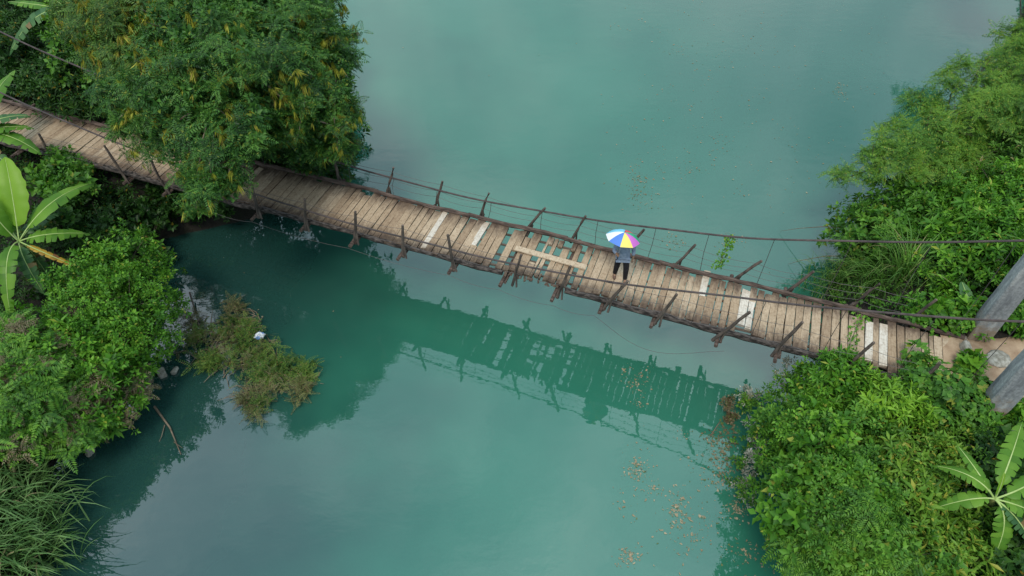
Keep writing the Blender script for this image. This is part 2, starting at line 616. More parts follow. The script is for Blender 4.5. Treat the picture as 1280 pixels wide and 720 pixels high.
mb = MB()
for p in planks:
    plank_into(mb, p)
# split, rotten ends poking out on the near edge of the damaged part
for k in range(16):
    s_ = random.uniform(.0, 1.9)
    mb.box((s_, -.86 + random.uniform(-.05, .03), random.uniform(-.05, 0)), (random.uniform(.03, .1), random.uniform(.06, .2), .02), (1, random.uniform(-.5, .5), 0), jit=.01)
mb.build('deck', M['plank'], br)
for k, p in enumerate(PALE):
    q = MB()
    plank_into(q, p, .006)
    o = q.build('plank', M['plank_pale'] if k not in (7, 8, 9) else M['plank_tan'], br)
    o['label'] = 'pale new replacement plank' if k not in (7, 8, 9) else 'fresh tan plank at the bridge head'

# beams under the walkway
for t_ in (-.62, -.2, .2, .62):
    q = MB()
    pts = [(x, t_ + .02 * math.sin(x), dz(x) - .10) for x in np.arange(-21, 11.3, .5)]
    q.tube(pts, .035, 6)
    q.build('stringer', M['stringer'], br)


def edge_log(t_, z_, r0, x0, x1, nm):
    q = MB()
    x = x0
    while x < x1:
        ln = random.uniform(2.2, 3.6)
        xe = min(x + ln, x1)
        off = random.gauss(0, .02)
        k = max(2, int((xe - x) / .3))
        q.tube([(x + (xe - x) * a / k, t_ + off + random.gauss(0, .008), dz(x + (xe - x) * a / k) + z_ + random.gauss(0, .006)) for a in range(k + 1)],
               [r0 * random.uniform(.85, 1.15) for a in range(k + 1)], 7, wob=.06)
        x = xe - .06 if xe < x1 else x1 + 1
    return q.build(nm, M['log'] if t_ > 0 else M['log_dark'], br)


edge_log(.875, .035, .065, -21, 11.4, 'kerb_log')
edge_log(-.875, -.06, .075, -21, .05, 'kerb_log')
edge_log(-.875, -.05, .085, 1.8, 10.6, 'kerb_log')

# cross beams, railing posts, braces
beam_s = [-18.2, -16.6, -15.1, -13.7, -12.2, -10.7, -9.1, -7.53, -5.95, -4.37, -2.85, -1.35, .13, 1.58, 2.83, 4.21, 5.79, 7.19, 8.75, 10.2]
for x in beam_s:
    q = MB()
    y0, y1 = -1.26 + random.uniform(-.04, .05), 1.2 + random.uniform(-.08, .1)
    sk = random.gauss(0, .025)
    q.tube([(x - sk, y0, dz(x) - .17), (x, 0, dz(x) - .165), (x + sk, y1, dz(x) - .17)], [.05, .055, .05], 7, wob=.05)
    q.tube([(x - sk + .09, y0 + .16, dz(x) - .175), (x + .09, .2, dz(x) - .17)], .035, 6, wob=.05)
    q.build('cross_beam', M['log'], br)
near_posts = [(-15.1, -15.0, .9), (-12.2, -12.41, 1.05), (-10.69, -10.75, .98), (-9.15, -9.1, .95), (-7.44, -7.31, 1.06), (-5.87, -5.61, 1.0), (-4.28, -4.08, .99), (-2.8, -2.66, .99), (-1.3, -1.37, 1.02), (.42, .63, .96), (1.67, 1.92, 1.02), (2.9, 3.36, 1.0), (4.24, 4.56, 1.05), (5.74, 6.23, 1.06), (7.12, 7.39, 1.17), (8.7, 8.95, 1.05), (10.2, 10.35, 1.02)]
far_posts = [(-12.3, -12.3, .95), (-10.7, -10.6, .9), (-9.2, -9.1, 1.0), (-7.5, -7.6, 1.0), (-6.0, -5.95, .98), (-4.37, -4.03, .92), (-2.8, -2.48, .88), (-1.38, -1.1, .82), (.05, .55, .76), (1.4, 1.72, .85), (2.85, 3.3, .8), (4.3, 4.67, .8), (5.85, 6.35, .76), (7.2, 7.61, .8), (8.75, 9.1, .9), (10.15, 10.4, .9)]
tips = {-1: [], 1: []}
for side, lst in ((-1, near_posts), (1, far_posts)):
    for (xb, xt, h) in lst:
        q = MB()
        yb, yt = side * 1.06, side * 1.06 + random.gauss(0, .02)
        pts = []
        for a in range(5):
            u = a / 4
            pts.append((xb + (xt - xb) * (u * 1.15 - .12) + random.gauss(0, .008), yb + (yt - yb) * u + random.gauss(0, .006), dz(xb) - .25 + (h + .27) * u))
        q.tube(pts, [.044, .042, .04, .038, .034], 6, wob=.08)
        q.build('railing_post', M['post'], br)
        q = MB()
        q.tube([(xb + .11, side * 1.1, dz(xb) - .22), (xb + (xt - xb) * .3 + .02, side * 1.055, dz(xb) + .16)], .028, 5, wob=.1)
        q.build('brace', M['post'], br)
        tips[side].append((xb, xt, h, yt))


def cable_z(s):
    return (.50 + .0127 * (s + 2.6) ** 2) if s > -2.6 else (.50 + .0098 * (s + 2.6) ** 2)


for side in (-1, 1):
    q = MB()
    off = -.02 if side < 0 else .03
    pts = [(s_, side * (1.05 + .13 * max(0, (s_ - 6) / 5.7) + .02 * math.sin(s_ * .8)), cable_z(s_) + off + .012 * math.sin(s_ * 1.7 + side)) for s_ in np.arange(-20.5, 11.66, .4)]
    pts.append((11.72, side * 1.18, cable_z(11.72) + off))
    pts += [(12.1, side * 1.18, cable_z(11.72) + off - .03), (17.5, side * 1.6, .05)]
    q.tube(pts, .026, 6)
    q.build('main_cable', M['cable'], br)
    # hangers between the cable and the kerb
    for k, x in enumerate(np.arange(-12.3, 11, 1.52)):
        x = x + .62 + random.gauss(0, .08)
        z1 = cable_z(x) + off
        q = MB()
        q.tube([(x, side * 1.05, z1 - .02), (x + random.gauss(0, .03), side * 1.0, z1 * .5), (x + random.gauss(0, .05), side * .93, dz(x) + .02)], .0075, 4)
        q.build('hanger', M['wire'], br)
    # thin rail wires sagging from post to post
    for fz in (.28, .55, .84):
        q = MB()
        pts = []
        tp = tips[side]
        for a in range(len(tp) - 1):
            (xb, xt, h, yt), (xb2, xt2, h2, _) = tp[a], tp[a + 1]
            A = np.array([xb + (xt - xb) * fz, side * 1.06, h * fz])
            Bp = np.array([xb2 + (xt2 - xb2) * fz, side * 1.06, h2 * fz])
            sag = random.uniform(.03, .1)
            for u in (0, .25, .5, .75):
                p = A + (Bp - A) * u
                p[2] -= sag * 4 * u * (1 - u)
                pts.append(p)
        q.tube(pts, .0065, 4)
        q.build('rail_wire', M['wire'], br)
# slack stay wire under the near side
q = MB()
ctl = [(-9, -1.3, -.25), (-7.5, -1.33, -.2), (-4.4, -1.3, -.24), (-1.3, -1.32, -.2), (.1, -1.3, -.25), (1.6, -1.3, -.3), (2.7, -1.3, -.25)]
pts = []
for a in range(len(ctl) - 1):
    for u in np.linspace(0, 1, 6)[:-1]:
        p = np.array(ctl[a]) * (1 - u) + np.array(ctl[a + 1]) * u
        p[2] -= .1 * 4 * u * (1 - u)
        pts.append(p)
for u in np.linspace(0, 1, 14):
    pts.append(np.array([2.7 + 3.3 * u, -1.3 - .1 * math.sin(u * 3.1), -.25 - .75 * math.sin(u * 3.14) ** 1.2 * (1 - .3 * u)]))
q.tube(pts, .006, 4)
q.build('stay_wire', M['wire'], br)

# loose boards lying on the walkway
q = MB()
q.box((0, 0, 0), (2.02, .175, .035), jit=.003)
o = q.build('loose_board', M['plank_tan'])
o.location = tuple(bw(1.10, -.0, .062))
o.rotation_euler = (0, R(.6), -BA + R(-1.0))
tag(o, 'long pale board laid lengthwise over the holes in the bridge deck', 'board')
q = MB()
q.box((0, 0, 0), (.16, .85, .03), jit=.004)
o = q.build('loose_board', M['plank_tan'])
o.location = tuple(bw(-8.45, .2, .055))
o.rotation_euler = (0, 0, -BA + R(-3))
tag(o, 'short weathered board lying across the deck beside the left trees', 'board')

# ------------------------------------------------------------------ concrete pillars at the right bridge head
for side, lab in ((1, 'grey concrete pillar beside the green shrubs, farther from the viewer'), (-1, 'grey concrete pillar standing between the sandy path and the lower thicket')):
    p = bw(11.75, side * 1.2)
    p[2] = 1.6
    t = empty('concrete_pillar', p, -BA)
    tag(t, lab, 'pillar', 'concrete pillars at the bridge head')
    q = MB()
    w0, w1, hh = .235, .195, 5.2
    vs, fs = [], []
    lv = 14
    for a in range(lv + 1):
        u = a / lv
        ww = w0 + (w1 - w0) * u
        ch = .03
        for (cx, cy) in ((ww, ww - ch), (ww - ch, ww), (-ww + ch, ww), (-ww, ww - ch), (-ww, -ww + ch), (-ww + ch, -ww), (ww - ch, -ww), (ww, -ww + ch)):
            vs.append((cx + rng.normal(0, .004), cy + rng.normal(0, .004), hh * u))
    for a in range(lv):
        for k in range(8):
            fs.append((a * 8 + k, a * 8 + (k + 1) % 8, (a + 1) * 8 + (k + 1) % 8, (a + 1) * 8 + k))
    fs.append(tuple(lv * 8 + k for k in range(8)))
    q.add(vs, fs)
    q.build('shaft', M['concrete'], t)
    q = MB()
    q.box((0, 0, .24), (.6, .6, .6), jit=.02)
    q.build('footing', M['slab'], t)
    q = MB()
    q.tube([(-.35, 0, 5.25), (-.1, 0, 5.32), (.1, 0, 5.32), (.35, 0, 5.25)], .05, 6)
    q.build('saddle', M['cable'], t)


def rock(name, c, size, mat, label, cat='rock', seed=0, group=None, flat=1.0):
    r = np.random.default_rng(seed)
    vs, fs = [], []
    nu, nv = 14, 9
    ph = r.uniform(0, 6, 9)
    for a in range(nv):
        th = math.pi * a / (nv - 1)
        for k in range(nu):
            f_ = 2 * math.pi * k / nu
            d = np.array([math.sin(th) * math.cos(f_), math.sin(th) * math.sin(f_), math.cos(th)])
            rr_ = 1 + .16 * math.sin(3 * d[0] + ph[0]) + .13 * math.sin(4 * d[1] + ph[1]) + .12 * math.sin(5 * d[2] + 2 * d[0] + ph[2])
            dd = np.sign(d) * np.abs(d) ** .72
            vs.append(dd * rr_ * np.array(size))
    for a in range(nv - 1):
        for k in range(nu):
            fs.append((a * nu + k, (a + 1) * nu + k, (a + 1) * nu + (k + 1) % nu, a * nu + (k + 1) % nu))
    q = MB()
    q.add(vs, fs)
    o = q.build(name, mat, smooth=True)
    o.location = tuple(c)
    o.rotation_euler = (0, 0, r.uniform(0, 3))
    tag(o, label, cat, group)
    return o


def gp(px, py):
    """terrain point seen at a pixel"""
    z = 1.0
    for _ in range(30):
        p = at(px, py, z)
        z = .5 * z + .5 * float(ground_z(p[0], p[1]))
    return p


p = at(1243, 452, 2.2)
rock('concrete_block', p, (.34, .26, .14), M['stone'], 'broken pale concrete slab between the two grey pillars', 'slab', 3)
p = at(1206, 437, 2.3)
rock('marker_stone', p, (.09, .16, .25), M['stone'], 'small whitish stone standing at the bridge end', 'stone', 5)
p = at(1236, 524, 2.25)
rock('flat_stone', p, (.5, .45, .13), M['slab'], 'flat grey stone slab lying below the lower pillar', 'slab', 8)

# ------------------------------------------------------------------ foliage toolkit
def kite(pos, d, nrm, L, W, fold=.25, sh=.42):
    d = unit(d)
    nrm = np.asarray(nrm, float)
    nrm = unit(nrm - d * np.dot(nrm, d))
    sd = np.cross(d, nrm)
    pos = np.asarray(pos, float)
    m_ = pos + d * L * sh - nrm * W * fold * .0
    return [pos, m_ + sd * W / 2 + nrm * W * fold, pos + d * L - nrm * L * .12, m_ - sd * W / 2 + nrm * W * fold]


KT = np.array([(0, 1, 2), (0, 2, 3)])


def tmpl(leaves):
    return np.array(leaves, float).reshape(-1, 3), len(leaves)


def sprig_broad(r, n=9, L=.13, W=.08, stem=.16, droop=.1):
    out = []
    for k in range(n):
        a = k * 2.4 + r.uniform(-.4, .4)
        u = (k + .5) / n
        el = .15 + .9 * u + r.uniform(-.3, .3)
        d = (math.cos(a) * math.cos(el), math.sin(a) * math.cos(el), math.sin(el) - droop)
        l = L * r.uniform(.7, 1.15)
        out.append(kite((.03 * math.cos(a), .03 * math.sin(a), stem * u), d, (0, 0, 1) if abs(d[2]) < .9 else (1, 0, 0), l, l * W / L * r.uniform(.85, 1.1)))
    return tmpl(out)


def sprig_frond(r, nf=4, RL=.30, pairs=8, L=.085, W=.026, droop=.5):
    out = []
    for f_ in range(nf):
        a = f_ * 6.283 / nf + r.uniform(-.5, .5)
        h = np.array([math.cos(a), math.sin(a), 0])
        sd = np.array([-math.sin(a), math.cos(a), 0])
        el0 = r.uniform(.2, .8)
        rl = RL * r.uniform(.75, 1.2)
        p = np.array([0, 0, 0.0])
        for k in range(pairs):
            u = (k + 1) / pairs
            el = el0 - droop * u * 1.6
            d = h * math.cos(el) + np.array([0, 0, math.sin(el)])
            p = p + d * rl / pairs
            ll = L * (1.1 - .55 * abs(u - .4) * 1.6) * r.uniform(.85, 1.1)
            for q in (-1, 1):
                dd = sd * q * .85 + d * .55 + np.array([0, 0, -.15])
                out.append(kite(p, dd, (0, 0, 1), ll, W, .1, .5))
        out.append(kite(p, d, (0, 0, 1), L * .9, W, .1, .5))
    return tmpl(out)


def sprig_pods(r, n=12):
    out = []
    for k in range(n):
        a = r.uniform(0, 6.28)
        sp = r.uniform(.1, .5)
        out.append(kite((r.uniform(-.02, .02), r.uniform(-.02, .02), 0), (math.cos(a) * sp, math.sin(a) * sp, -1), (math.sin(a), math.cos(a), .1), r.uniform(.15, .28), .013, .1, .5))
    return tmpl(out)


def sprig_lance(r, n=10, L=.24, W=.06):
    out = []
    for k in range(n):
        a = k * 2.4
        u = (k + .5) / n
        el = -.25 + 1.1 * u + r.uniform(-.15, .15)
        d = (math.cos(a) * math.cos(el), math.sin(a) * math.cos(el), math.sin(el))
        out.append(kite((0, 0, .1 * u), d, (0, 0, 1), L * r.uniform(.75, 1.1), W, .18, .5))
    return tmpl(out)


def sprig_lobed(r, n=5, L=.2):
    out = []
    for k in range(n):
        a = k * 2.4 + r.uniform(-.5, .5)
        c = np.array([math.cos(a) * .12, math.sin(a) * .12, r.uniform(-.02, .1)])
        tilt = r.uniform(-.3, .3)
        for q in (-.9, 0, .9):
            d = (math.cos(a + q), math.sin(a + q), -.15 + tilt * q)
            l = L * (.62 if q else .8) * r.uniform(.85, 1.1)
            out.append(kite(c, d, (0, 0, 1), l, l * .72, .08, .45))
    return tmpl(out)


def variants(fn, count_, seed_, **kw):
    r = np.random.default_rng(seed_)
    return [fn(r, **kw) for _ in range(count_)]


SP = {
    'broad': variants(sprig_broad, 5, 1),
    'broad_big': variants(sprig_broad, 5, 11, n=8, L=.19, W=.13, stem=.2),
    'small': variants(sprig_broad, 5, 2, n=13, L=.085, W=.05, stem=.2),
    'tiny': variants(sprig_broad, 5, 3, n=16, L=.065, W=.034, stem=.24),
    'frond': variants(sprig_frond, 5, 4),
    'frond_big': variants(sprig_frond, 5, 5, nf=3, RL=.46, pairs=9, L=.13, W=.042, droop=.45),
    'frond_fine': variants(sprig_frond, 5, 6, nf=4, RL=.26, pairs=8, L=.06, W=.018, droop=.4),
    'pods': variants(sprig_pods, 5, 7),
    'lance': variants(sprig_lance, 5, 8),
    'lance_s': variants(sprig_lance, 5, 18, n=11, L=.14, W=.03),
    'lobed': variants(sprig_lobed, 5, 9),
    'lobed_s': variants(sprig_lobed, 5, 19, n=5, L=.13),
}


def inst(kind, pos, axis, scale, r):
    """vertices and triangles of many sprigs"""
    pos = np.asarray(pos, float)
    n = len(pos)
    axis = axis / np.maximum(np.linalg.norm(axis, axis=1, keepdims=True), 1e-9)
    rv = r.normal(size=(n, 3))
    x = np.cross(rv, axis)
    x /= np.maximum(np.linalg.norm(x, axis=1, keepdims=True), 1e-9)
    y = np.cross(axis, x)
    Rm = np.stack([x, y, axis], 2)
    which = r.integers(0, len(SP[kind]), n)
    VS, TS, off = [], [], 0
    for k, (tv, nl) in enumerate(SP[kind]):
        sel = np.where(which == k)[0]
        if not len(sel):
            continue
        v = np.einsum('nij,kj->nki', Rm[sel], tv) * scale[sel][:, None, None] + pos[sel][:, None, :]
        nk = len(sel) * nl
        v = v.reshape(-1, 3)
        t = (np.arange(nk) * 4)[:, None, None] + KT[None]
        VS.append(v)
        TS.append(t.reshape(-1, 3) + off)
        off += len(v)
    return np.concatenate(VS), np.concatenate(TS)


def lobe_sprigs(lobes, dens, r, flat=.8, upb=.6, clump=.42, cover=1.0, inner=.12):
    """positions and axes on clumps that sit on the lobes"""
    P, A, S = [], [], []
    C = np.array([l[0] for l in lobes])
    RR = np.array([l[1] for l in lobes])
    for c, rad in lobes:
        k = max(6, int(20 * rad * rad * cover + 8 * rad))
        d = r.normal(size=(k * 3, 3))
        d /= np.linalg.norm(d, axis=1, keepdims=True)
        d = d[d[:, 2] > -.45][:k]
        cc = c + d * rad * np.array([1, 1, flat]) * r.uniform(.5, 1.2, (len(d), 1))
        cr = clump * rad ** .6 * r.uniform(.45, 1.1, len(d))
        for q in range(len(d)):
            nsp = max(4, int(dens * cr[q] ** 2 * r.uniform(.7, 1.3)))
            e = r.normal(size=(nsp, 3))
            e /= np.linalg.norm(e, axis=1, keepdims=True)
            e[:, 2] = np.abs(e[:, 2]) * .9 - .2
            lo_ = r.uniform(.55, 1.08, (nsp, 1))
            P.append(cc[q] + e * cr[q] * lo_ * np.array([1, 1, .8]))
            S.append(np.full(nsp, r.uniform(.68, 1.3)))
            A.append(e * .7 + d[q] * .35 + np.array([0, 0, upb]) + r.normal(0, .22, (nsp, 3)))
        ni = int(dens * inner * rad * rad * 3)
        if ni:
            e = r.normal(size=(ni, 3))
            e /= np.linalg.norm(e, axis=1, keepdims=True)
            P.append(c + e * rad * r.uniform(.1, .7, (ni, 1)))
            A.append(e + np.array([0, 0, .7]))
            S.append(np.ones(ni))
    P, A, S = np.concatenate(P), np.concatenate(A), np.concatenate(S)
    # drop most of what lies deep inside another lobe
    depth = np.min(np.linalg.norm((P[:, None, :] - C[None]) / np.array([1, 1, flat]), axis=2) / RR[None], axis=1)
    keep = (depth > .42) | (r.uniform(size=len(P)) < .4)
    return P[keep], A[keep], S[keep]


def px_lobes(L, lift=0.0):
    return [(at(a, b_, z + lift), rad * (1 - lift * .065)) for (a, b_, z, rad) in L]


def limb_tree(mb, base, lobes, r, r0=.08, sub=3):
    base = np.asarray(base, float)
    cen = np.mean([l[0] for l in lobes], axis=0)
    fork = base + (cen - base) * .42 + np.array([0, 0, .1])
    mb.tube([base - np.array([0, 0, .3]), base + (fork - base) * .5 + r.normal(0, .05, 3), fork], [r0 * 1.25, r0, r0 * .85], 7, wob=.06)
    for c, rad in lobes:
        mid = fork * .5 + c * .5 + r.normal(0, .12, 3) + np.array([0, 0, .1])
        mb.tube([fork, mid, c], [r0 * .6, r0 * .4, r0 * .22], 5)
        for _ in range(sub):
            e = r.normal(size=3)
            e[2] = abs(e[2]) * .7
            e = unit(e)
            tip = c + e * rad * r.uniform(.9, 1.25)
            mb.tube([mid * .3 + c * .7, c + e * rad * .45 + r.normal(0, .05, 3), tip], [r0 * .24, r0 * .17, r0 * .07], 4, cap=False)


def plant(name, label, cat, lobes, layers, base=None, group=None, seed=0, flat=.8, upb=.6, r0=.06, clump=.42, trunk='stem', crown='foliage', cover=1.0, sub=3, bark='bark', lift=0.0, inner=.12, shoots=7):
    """layers: list of (sprig kind, material, density, scale)"""
    r = np.random.default_rng(seed + 100)
    lobes = px_lobes(lobes, lift)
    cen = np.mean([l[0] for l in lobes], axis=0)
    if base is None:
        bx, by = cen[0], cen[1]
        # keep the foot on dry land
        for _ in range(60):
            if float(ground_z(bx, by)) > .25:
                break
            bx += -.15 if bx < 0 else .15
    else:
        bx, by = base
    bz = float(ground_z(bx, by))
    t = empty(name, (bx, by, bz))
    tag(t, label, cat, group)
    sh = np.array([bx, by, bz])
    for li, (kind, mat, dens, sc) in enumerate(layers):
        P, A, S = lobe_sprigs(lobes, dens, r, flat, upb if kind != 'pods' else 1.5, clump, cover, inner if kind != 'pods' else 0)
        if li == 0 and shoots:
            SPp, SPa = [P], [A]
            for c, rad in lobes:
                for _ in range(max(2, int(shoots * rad))):
                    e = r.normal(size=3)
                    e[2] = abs(e[2]) + .15
                    e = unit(e)
                    p_ = c + e * rad * np.array([1, 1, flat]) * r.uniform(.85, 1.0)
                    dr_ = unit(e + np.array([0, 0, .5]) + r.normal(0, .35, 3))
                    ln_ = r.uniform(.18, .5) * (.6 + .4 * rad)
                    m_ = max(3, int(ln_ / .075))
                    pts_ = np.array([p_ + dr_ * ln_ * u_ + np.array([0, 0, -.18 * u_ * u_]) for u_ in np.linspace(0, 1, m_)]) + r.normal(0, .025, (m_, 3))
                    SPp.append(pts_)
                    SPa.append(np.tile(dr_, (m_, 1)) * .8 + r.normal(0, .4, (m_, 3)) + np.array([0, 0, .3]))
            n0_ = len(P)
            P, A = np.concatenate(SPp), np.concatenate(SPa)
            S = np.concatenate([S, np.full(len(P) - n0_, .9)])
        ok = P[:, 2] > np.maximum(ground_z(P[:, 0], P[:, 1]), 0) + .02
        # keep the walkway clear unless the crown really hangs above it
        bs = (P - BO) @ BE
        btt = (P - BO) @ BN
        on = (np.abs(btt) < .9) & (P[:, 2] < 2.5) & (P[:, 2] > 1.9) & (bs < 11.2)
        ok &= ~on | (r.uniform(size=len(P)) < .01)
        P, A, S = P[ok], A[ok], S[ok]
        if kind == 'pods':
            A = np.tile(np.array([0, 0, 1.0]), (len(P), 1)) + r.normal(0, .25, (len(P), 3))
        if not len(P):
            continue
        v, tt = inst(kind, P, A, sc * S * r.uniform(.78, 1.2, len(P)), r)
        o = tri_mesh(crown if li == 0 else ('seed_pods' if kind == 'pods' else 'blossoms' if mat == 'whitish' else 'dead_leaves' if mat == 'brownclump' else 'young_leaves'), v - sh, tt, M[mat], t)
    mb = MB()
    limb_tree(mb, (bx, by, bz), lobes, r, r0, sub)
    mb.v = [tuple(np.array(p) - sh) for p in mb.v]
    mb.build(trunk, M[bark], t)
    return t


FOL = 1.0   # overall foliage density
GT, GS = 'trees leaning over the left bank', 'shrubs on the river banks'

# ---- left bank, behind the bridge
ta = plant('leucaena_tree', 'feathery tree with yellow seed pods drooping across the bridge deck', 'tree',
      [(162, 118, 4.5, .7), (208, 132, 4.7, .9), (172, 152, 4.1, .42), (236, 172, 4.3, .6), (272, 198, 4.1, .62), (258, 235, 3.7, .42), (218, 105, 5.1, 1.0), (292, 162, 4.5, .85), (200, 172, 3.9, .3), (242, 215, 3.6, .3), (285, 228, 3.6, .3)],
      [('frond', 'leucaena', 42, 1.1), ('broad', 'leucaena', 8, 1.0), ('pods', 'pods', 60, 1.1)], base=at(300, 178, 1.4)[:2], group=GT, seed=1, lift=1.3, clump=.28, cover=.7, inner=.02, trunk='trunk', crown='crown', r0=.07)
# long thin branches arching out of the crown, each ending in a spray of fronds and pods
def sprays(t, arcs, mat, seed):
    r = np.random.default_rng(seed)
    o0 = np.array(t.location)
    FP, FA, PP = [], [], []
    for arc in arcs:
        P3 = [at(*a_) for a_ in arc]
        pts = []
        for a_ in range(len(P3) - 1):
            for u_ in (0, .25, .5, .75):
                pts.append(P3[a_] * (1 - u_) + P3[a_ + 1] * u_ + r.normal(0, .015, 3))
        pts.append(P3[-1])
        q = MB()
        q.tube([p - o0 for p in pts], [.02 * (1 - .75 * k_ / len(pts)) for k_ in range(len(pts))], 5)
        q.build('branch', M['twig'], t)
        for p in pts[len(pts) // 3:]:
            for _ in range(4):
                FP.append(p + r.normal(0, .12, 3))
                FA.append(r.normal(0, .6, 3) + np.array([0, 0, .5]))
            if r.uniform() < .8:
                PP.append(p + r.normal(0, .14, 3) + np.array([0, 0, .05]))
                PP.append(p + r.normal(0, .16, 3) + np.array([0, 0, .08]))
    v, tt = inst('frond', np.array(FP), np.array(FA), .85 * r.uniform(.7, 1.2, len(FP)), r)
    tri_mesh('young_leaves', v - o0, tt, M[mat], t)
    v, tt = inst('pods', np.array(PP), np.tile([0, 0, 1.0], (len(PP), 1)) + r.normal(0, .25, (len(PP), 3)), r.uniform(.8, 1.3, len(PP)), r)
    tri_mesh('seed_pods', v - o0, tt, M['pods'], t)


sprays(ta, [[(222, 100, 6.6), (185, 112, 6.5), (152, 145, 5.9), (142, 165, 5.4)], [(215, 130, 6.3), (178, 150, 5.9), (165, 190, 5.2)], [(258, 150, 6.1), (250, 200, 5.6), (245, 262, 4.9)],
            [(240, 140, 6.2), (205, 165, 5.8), (188, 195, 5.3)], [(300, 160, 6.0), (288, 205, 5.5), (280, 240, 5.0)], [(268, 165, 6.0), (262, 215, 5.5), (232, 245, 5.0)], [(180, 95, 6.3), (150, 110, 6.0), (132, 128, 5.5)]], 'leucaena', 61)
tb = plant('leucaena_tree', 'feathery tree at the water edge with its crown reflected in the river', 'tree',
      [(388, 72, 5.1, .9), (420, 52, 4.7, .45), (432, 72, 4.6, .28), (405, 108, 4.5, .6), (385, 128, 4.5, .85), (412, 150, 4.1, .45), (432, 140, 4.1, .25), (425, 182, 3.3, .35), (365, 158, 3.8, .9), (345, 108, 5.0, 1.1), (352, 52, 5.5, 1.2), (388, 14, 5.1, .9), (330, 160, 3.6, .8), (395, 182, 3.2, .6)],
      [('frond', 'leucaena', 40, 1.1), ('broad', 'leucaena', 8, 1.0), ('pods', 'pods', 20, 1.1)], base=at(352, 190, 1.4)[:2], group=GT, seed=2, lift=.8, clump=.29, cover=.95, inner=.02, trunk='trunk', crown='crown', r0=.08)
sprays(tb, [[(395, 60, 6.0), (425, 50, 5.8), (446, 42, 5.5)], [(400, 110, 5.6), (428, 118, 5.4), (445, 135, 5.0)], [(395, 150, 5.2), (425, 160, 5.0), (446, 150, 4.8)], [(320, 95, 6.4), (355, 125, 6.0), (390, 140, 5.6)],
            [(390, 90, 6.0), (380, 130, 5.8), (372, 170, 5.2)], [(420, 100, 5.6), (418, 150, 5.2), (422, 185, 4.6)], [(330, 60, 6.8), (370, 70, 6.4), (402, 95, 6.0)]], 'leucaena', 62)
plant('leucaena_tree', 'tall dark green feathery tree in the middle of the upper left grove', 'tree',
      [(270, 30, 6, 1.4), (305, 82, 5.6, 1.3), (240, 55, 5.6, 1.2), (330, 8, 6, 1.2), (262, 115, 5., 1.1), (310, 128, 4.6, 1.0)],
      [('frond', 'leucaena', 38, 1.15), ('broad', 'leucaena', 8, 1.1), ('pods', 'pods', 6, 1.1)], base=at(285, 130, 1.6)[:2], group=GT, seed=3, lift=.9, clump=.29, cover=.95, inner=.02, trunk='trunk', crown='crown', r0=.1)
plant('leucaena_tree', 'olive green feathery tree with yellowing pods behind the torn banana leaves', 'tree',
      [(135, 42, 5, 1.1), (172, 30, 5.4, 1.2), (158, 82, 4.6, 1.0), (195, 5, 5.6, 1.2), (195, 75, 5, 1.0), (112, 12, 4.9, .9)],
      [('frond', 'leucaena_olive', 40, 1.1), ('pods', 'pods', 22, 1.15)], base=at(150, 120, 1.6)[:2], group=GT, seed=4, lift=1.0, clump=.29, cover=.95, inner=.02, trunk='trunk', crown='crown', r0=.08)
plant('broadleaf_tree', 'dark broad leaved tree in the shade between the torn banana and the grove', 'tree',
      [(100, 60, 3.6, .8), (125, 80, 3.6, .8), (92, 92, 3.2, .7), (140, 100, 3.4, .6), (108, 35, 4.0, .8)],
      [('broad', 'darkbush', 70, 1.1), ('broad_big', 'mid', 8, 1.0)], base=at(120, 110, 1.6)[:2], group=GT, seed=53, trunk='trunk', crown='crown', clump=.34, cover=.8)
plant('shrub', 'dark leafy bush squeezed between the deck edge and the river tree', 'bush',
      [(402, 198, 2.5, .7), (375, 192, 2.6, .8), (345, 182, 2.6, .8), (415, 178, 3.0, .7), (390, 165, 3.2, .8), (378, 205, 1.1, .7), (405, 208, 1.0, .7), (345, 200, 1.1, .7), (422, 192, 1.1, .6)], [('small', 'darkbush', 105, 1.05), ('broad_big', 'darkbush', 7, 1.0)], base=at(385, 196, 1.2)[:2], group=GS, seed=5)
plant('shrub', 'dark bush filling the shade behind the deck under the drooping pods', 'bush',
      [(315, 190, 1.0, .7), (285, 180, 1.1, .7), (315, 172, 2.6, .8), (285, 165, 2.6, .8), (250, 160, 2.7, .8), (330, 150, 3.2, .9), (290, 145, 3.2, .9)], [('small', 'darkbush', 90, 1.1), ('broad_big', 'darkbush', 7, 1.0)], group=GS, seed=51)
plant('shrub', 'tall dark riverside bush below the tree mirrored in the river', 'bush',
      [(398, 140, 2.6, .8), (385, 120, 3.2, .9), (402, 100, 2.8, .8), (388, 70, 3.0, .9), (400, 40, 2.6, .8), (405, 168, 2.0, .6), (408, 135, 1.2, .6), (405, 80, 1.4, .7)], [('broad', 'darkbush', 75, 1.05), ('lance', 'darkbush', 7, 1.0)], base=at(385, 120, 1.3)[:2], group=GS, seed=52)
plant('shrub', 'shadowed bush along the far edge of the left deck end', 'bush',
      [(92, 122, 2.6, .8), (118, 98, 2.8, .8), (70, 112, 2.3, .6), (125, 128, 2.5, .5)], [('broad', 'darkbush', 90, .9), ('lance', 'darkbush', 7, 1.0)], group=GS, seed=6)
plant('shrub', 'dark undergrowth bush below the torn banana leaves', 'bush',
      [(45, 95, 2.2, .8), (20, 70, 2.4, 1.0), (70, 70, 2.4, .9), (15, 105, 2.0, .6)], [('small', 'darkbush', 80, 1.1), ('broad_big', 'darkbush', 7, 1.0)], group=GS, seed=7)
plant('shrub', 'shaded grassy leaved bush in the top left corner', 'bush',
      [(15, 15, 2.6, 1.2), (70, 25, 2.8, 1.1), (45, 45, 2.4, 1.0)], [('lance', 'darkbush', 60, 1.0)], group=GS, seed=8)

